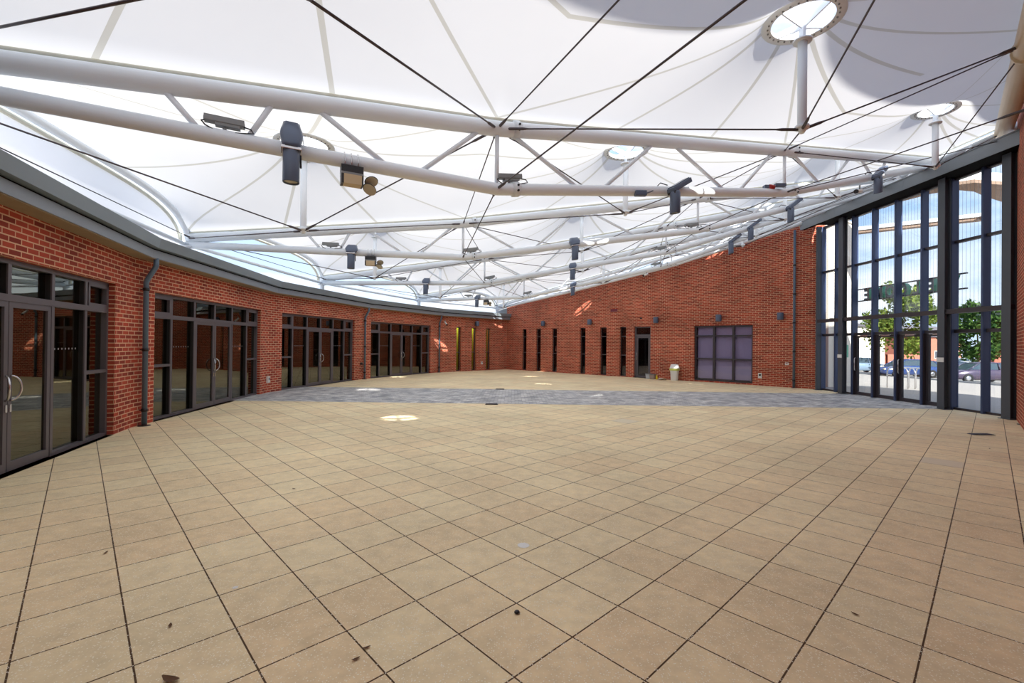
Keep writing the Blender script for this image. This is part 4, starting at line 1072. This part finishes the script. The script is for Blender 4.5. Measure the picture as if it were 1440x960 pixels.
# trees
def tree(x, y, h, cr, leafm, label, seed, n=2600, tr=.09, ls=.13, z0=None):
    rnd = random.Random(seed); z0 = gz(x) if z0 is None else z0
    o = thing('tree', label, 'tree', (x, y, z0))
    mb = MB(); mb.tube([(x, y, z0), (x+.05, y, z0+h*.3), (x-.05, y+.05, z0+h*.6), (x, y, z0+h*.9)], [tr, tr*.8, tr*.5, tr*.15], 9)
    cl = []
    for q in range(22):
        t = rnd.uniform(0, 6.283); zz = rnd.uniform(.32, .98); e = math.sin(PI*min(1, (zz-.22)/.8))**.7
        rr = cr*e*rnd.uniform(.35, .85); c = V((x+rr*math.cos(t), y+rr*math.sin(t), z0+h*zz)); cl.append((c, cr*rnd.uniform(.28, .45)))
        s0 = V((x, y, z0+h*max(.25, zz-.22))); mb.tube([s0, (s0+c)/2+V((0, 0, .1)), c], [tr*.35, tr*.2, tr*.08], 5)
    mb.build('trunk', BARK, o)
    mb = MB()
    for q in range(n):
        c, r0 = cl[q % len(cl)]
        d = V((rnd.gauss(0, 1), rnd.gauss(0, 1), rnd.gauss(0, .8))); d.normalize(); p = c+d*r0*rnd.uniform(.3, 1.05)
        a = V((rnd.gauss(0, 1), rnd.gauss(0, 1), rnd.gauss(0, 1))).normalized(); b = a.cross(V((rnd.gauss(0, 1), rnd.gauss(0, 1), rnd.gauss(0, 1)))).normalized(); s_ = ls*rnd.uniform(.7, 1.4)
        mb.face([p-a*s_, p-b*s_*.55, p+a*s_, p+b*s_*.55])
    mb.build('foliage', leafm, o)
tree(35.0, 41.0, 7.9, 2.9, LEAF1, 'leafy yellow green tree behind the middle entrance doors', 1, n=6000, ls=.17)
tree(41.0, 40.0, 6.4, 2.4, LEAF2, 'darker green tree right of the entrance columns', 2, n=5000, ls=.17)
tree(62, 80, 6.5, 2.6, LEAF2, 'distant small tree behind the parked cars', 3, n=1500)
# hedge strip and low brick wall
mb = MB(); rnd = random.Random(5)
for q in range(3000):
    p = V((rnd.uniform(44, 45), rnd.uniform(42, 50), gz(41)+rnd.uniform(0, .45))); a = V((rnd.gauss(0, 1), rnd.gauss(0, 1), rnd.gauss(0, 1))).normalized(); b = a.cross(V((0, .3, 1))).normalized()
    mb.face([p-a*.11, p-b*.07, p+a*.11, p+b*.07])
tag(mb.build('hedge', HEDGE), 'low scruffy hedge along the street behind the parked cars', 'hedge', kind='stuff')
fb = Facet((43.6, 52.8), (52, 57)); mb = MB()
P = fb
for d in (0, -.25): mb.face([P.pt(0, -1.1, d), P.pt(fb.L, -1.1, d), P.pt(fb.L, .9, d), P.pt(0, .9, d)], [(0, 0), (fb.L, 0), (fb.L, 2), (0, 2)])
mb.face([P.pt(0, .9, 0), P.pt(fb.L, .9, 0), P.pt(fb.L, .9, -.25), P.pt(0, .9, -.25)], [(0, 0), (fb.L, 0), (fb.L, .2), (0, .2)])
tag(mb.build('garden_wall', FARBR), 'red brick garden wall seen through the second entrance door', 'wall')
def house(p, q, depth, h, rh, label, wins=4):
    f = Facet(p, q); o = thing('brick_house', label, 'house', f.pt(f.L/2, gz(50), -depth/2)); M = f.M(); g = gz(50)
    mb = MB(); mb.box(0, f.L, -depth, 0, g, h, M); mb.build('walls', FARBR, o)
    mb = MB(); a = [f.pt(-.3, h, .3), f.pt(-.3, h+rh, -depth/2), f.pt(-.3, h, -depth-.3)]; b = [f.pt(f.L+.3, h, .3), f.pt(f.L+.3, h+rh, -depth/2), f.pt(f.L+.3, h, -depth-.3)]
    mb.face([a[0], b[0], b[1], a[1]]); mb.face([a[1], b[1], b[2], a[2]]); mb.face(a); mb.face(b[::-1]); mb.face([a[0], a[2], b[2], b[0]]); mb.build('roof', ROOFT, o)
    for s_ in range(wins):
        for lv in (g+1.0, g+3.7):
            if lv+1.5 > h: continue
            x = f.L*(s_+.5)/wins; w_ = thing_part('window', f, x-.55, x+.55, lv, lv+1.4, WPLAS, o); mb = MB(); mb.box(x-.45, x+.45, .05, .07, lv+.1, lv+1.3, M); mb.build('pane', CARGL, w_)
def thing_part(name, f, a, b, z0, z1, mat, parent):
    mb = MB(); mb.box(a, b, 0, .05, z0, z1, f.M()); return mb.build(name, mat, parent)
house((88, 83), (98, 76), 8, 5.6, 2.6, 'red brick house with slate gable roof beyond the right tree')
house((70, 78), (81, 82), 8, 3.6, 2.2, 'distant red brick house behind the rightmost entrance door')
# cars
def car(x, y, rz, col, label, estate=False):
    o = thing('car', label, 'car', (x, y, gz(x)), rz); W0 = world_of(o); g = lambda p: W0 @ V(p)
    paint = pbr('car_paint_%s' % col[0], rgb(*col[1]), .22, metal=.3, coat=.6)
    st = [(-2.15, .62, .45, .60), (-2.08, .74, .32, .78), (-1.75, .82, .22, .88), (-1.0, .86, .20, .93), (0, .87, .20, .95), (.9, .87, .20, .93), (1.3, .85, .2, .88), (1.85, .80, .22, .78), (2.1, .68, .32, .66), (2.18, .55, .42, .55)]
    mb = MB(); rows = []
    for sx, w, zb, zt in st:
        rows.append([g((sx, yy*w, zb+(zt-zb)*zz)) for yy, zz in ((-.85, 0), (.85, 0), (.98, .15), (1, .5), (.96, .85), (.86, 1), (-.86, 1), (-.96, .85), (-1, .5), (-.98, .15))])
    mb.grid(rows, True, 0, True, True)
    rx = -1.95 if estate else -1.55
    cab = [(rx-.05, .72, .90, .95), (rx+.35, .70, .9, 1.33), (-.7, .66, .9, 1.42), (0.05, .64, .9, 1.43), (.55, .64, .9, 1.34), (1.25, .70, .88, .92)]
    roof = [(rx+.33, .60, 1.30, 1.36), (-.7, .60, 1.39, 1.45), (.05, .58, 1.40, 1.46), (.52, .55, 1.31, 1.37)]
    mb.grid([[g((sx, yy*w, za+(zb_-za)*zz)) for yy, zz in ((-1, 0), (1, 0), (.9, 1), (-.9, 1))] for sx, w, za, zb_ in roof], True, 0, True, True)
    for s_ in (-1, 1):
        for (x0, z0), (x1, z1) in (((rx, .92), (rx+.4, 1.36)), ((-.72, .92), (-.68, 1.40)), ((1.22, .90), (.5, 1.36))):
            mb.tube([g((x0, s_*.72, z0)), g((x1, s_*.60, z1))], .035, 6)
    mb.build('body', paint, o)
    mb = MB(); mb.grid([[g((sx, yy, zz)) for yy, zz in ((-w, za), (w, za), (w*.86, zt), (-w*.86, zt))] for sx, w, za, zt in cab], True, 0, False, True); mb.build('windows', CARGL, o)
    for sx in (-1.32, 1.32):
        for sy in (-1, 1):
            Wm = Matrix.Translation((sx, sy*.78, .31)) @ Matrix.Rotation(PI/2, 4, 'X')
            f_ = lambda p: g(Wm @ V(p))
            mb = MB(); mb.lathe([(.2, -.10), (.29, -.10), (.315, -.08), (.315, .08), (.29, .10), (.2, .10)], 20, M=f_); w_ = mb.build('wheel', TYRE, o)
            mb = MB(); mb.lathe([(.001, -.095), (.08, -.105), (.2, -.085), (.2, .085), (.08, .105), (.001, .095)], 10, M=f_); mb.build('hub_cap', CHROME, w_)
    for s_ in (-1, 1):
        mb = MB(); mb.box(-.12, .12, -.03, .03, -.06, .06, lambda p: g((2.08+p[0]*.5, s_*.6+p[1]*3, .66+p[2]))); mb.build('headlight', LENS, o)
        mb = MB(); mb.box(-.12, .12, -.03, .03, -.08, .08, lambda p: g((-2.08+p[0]*.4, s_*.62+p[1]*3, .74+p[2]))); mb.build('tail_light', RED, o)
CARS = [(33.5, 32.6, 3.0, ('plum', (78, 68, 86)), 'plum grey hatchback parked right of the entrance columns', False),
        (32.0, 36.9, 3.05, ('blue', (52, 74, 124)), 'blue car parked behind the bicycle stands', True),
        (36.6, 38.6, 2.95, ('navy', (44, 52, 84)), 'dark navy car mostly hidden behind the column right of the doors', True),
        (33.0, 43.6, 3.0, ('silver', (130, 150, 172)), 'pale blue grey car at the left of the street', False),
        (66.0, 67.0, 2.9, ('white', (206, 208, 210)), 'white car parked in the far row under the right tree', False),
        (72.5, 65.5, 2.9, ('grey', (120, 116, 140)), 'violet grey car at the right of the far row', False),
        (58.0, 67.0, 2.9, ('slate', (70, 84, 104)), 'slate blue car at the left of the far row', False)]
for c in CARS: car(*c)
# bicycle stands
for i, (x, y) in enumerate(((17.2, 20.5), (17.75, 20.75), (18.3, 21.0), (18.85, 21.25), (19.4, 21.5))):
    z0 = gz(x); mb = MB(); pts = [(x, y-.35, z0), (x, y-.35, z0+.75), (x, y-.28, z0+.9), (x, y-.15, z0+.96), (x, y+.15, z0+.96), (x, y+.28, z0+.9), (x, y+.35, z0+.75), (x, y+.35, z0)]
    mb.tube(pts, .028, 10)
    tag(mb.build('bicycle_stand', CHROME), 'steel hoop bicycle stand, %s from the left outside the doors' % on[i], 'bicycle stand', 'steel hoop bicycle stands')
# tall neighbour to the south east whose shadow falls on the fabric roof
o = thing('brick_block', 'tall brick block beyond the right wall, shading the fabric roof', 'building', (10, -5, 0))
fN = Facet((16.5, 7.74), (1.2, -4.65))
mb = MB(); mb.box(0, fN.L, -7, 0, 0, 11.35, fN.M()); mb.build('walls', FARBR, o)
mb = MB(); mb.box(-.1, fN.L+.1, -7.1, .1, 11.35, 11.5, fN.M()); mb.build('roof', ROOFT, o)

# ---------------------------------------------------------------- light
sun = bpy.data.lights.new('sun', 'SUN'); sun.energy = 7.0; sun.angle = math.radians(.6); sun.color = (1, .955, .88)
so = bpy.data.objects.new('sun', sun); C.objects.link(so)
so.rotation_euler = V((-.20, 1.39, -1)).to_track_quat('-Z', 'Y').to_euler(); so.location = (2, -14, 20)
w = bpy.data.worlds.new('sky'); bpy.context.scene.world = w; w.use_nodes = True; nt = w.node_tree; nt.nodes.clear()
out = nt.nodes.new('ShaderNodeOutputWorld'); bg = nt.nodes.new('ShaderNodeBackground'); bg.inputs[1].default_value = .86
tc = N(nt, 'ShaderNodeTexCoord'); sp = N(nt, 'ShaderNodeSeparateXYZ'); nt.links.new(tc.outputs['Generated'], sp.inputs[0])
rp = N(nt, 'ShaderNodeValToRGB'); e = rp.color_ramp.elements; e[0].position = 0; e[0].color = (.62, .72, .84, 1); e[1].position = .7; e[1].color = (.16, .32, .66, 1)
e2 = rp.color_ramp.elements.new(.25); e2.color = (.36, .54, .82, 1)
nt.links.new(sp.outputs[2], rp.inputs[0])
mp = N(nt, 'ShaderNodeMapping'); mp.inputs['Scale'].default_value = (2.2, 2.2, 6); nt.links.new(tc.outputs['Generated'], mp.inputs[0])
no = N(nt, 'ShaderNodeTexNoise', Scale=1.6, Detail=7., Roughness=.55); nt.links.new(mp.outputs[0], no.inputs['Vector'])
cr = N(nt, 'ShaderNodeMapRange'); cr.inputs[1].default_value = .42; cr.inputs[2].default_value = .62; nt.links.new(no.outputs[0], cr.inputs[0])
mx = N(nt, 'ShaderNodeMix', data_type='RGBA'); mx.inputs[7].default_value = (.95, .96, .98, 1)
nt.links.new(cr.outputs[0], mx.inputs[0]); nt.links.new(rp.outputs[0], mx.inputs[6]); nt.links.new(mx.outputs[2], bg.inputs[0]); nt.links.new(bg.outputs[0], out.inputs[0])

# unseen fill light added to brighten the lime wall behind the slit windows
al = bpy.data.lights.new('lime_room_fill', 'AREA'); al.energy = 14; al.shape = 'RECTANGLE'; al.size = 2.4; al.size_y = .25; al.color = (1, .97, .85)
p = FS[5].pt(2.4, 2.8, -.6); ao = bpy.data.objects.new('lime_room_fill', al); C.objects.link(ao); ao.location = p; ao.rotation_euler = (0, 0, math.atan2(FS[5].t.y, FS[5].t.x))
# ---------------------------------------------------------------- camera
cam = bpy.data.cameras.new('camera'); cam.sensor_width = 36; cam.lens = 16.0; cam.clip_end = 500; cam.clip_start = .05
co = bpy.data.objects.new('camera', cam); C.objects.link(co)
M = Matrix.Translation((0, 0, EYE)) @ Matrix.Rotation(PI/2+HV/F, 4, 'X') @ Matrix.Rotation(ROLL, 4, 'Z')
co.matrix_world = M
sc = bpy.context.scene; sc.camera = co
sc.view_settings.view_transform = 'Standard'; sc.view_settings.look = 'None'; sc.view_settings.gamma = 1; sc.view_settings.use_curve_mapping = False
sc.view_settings.exposure = 1.0
sc.cycles.use_denoising = True; sc.cycles.max_bounces = 10; sc.cycles.diffuse_bounces = 5; sc.cycles.transparent_max_bounces = 16; sc.cycles.glossy_bounces = 4
sc.cycles.sample_clamp_indirect = 8
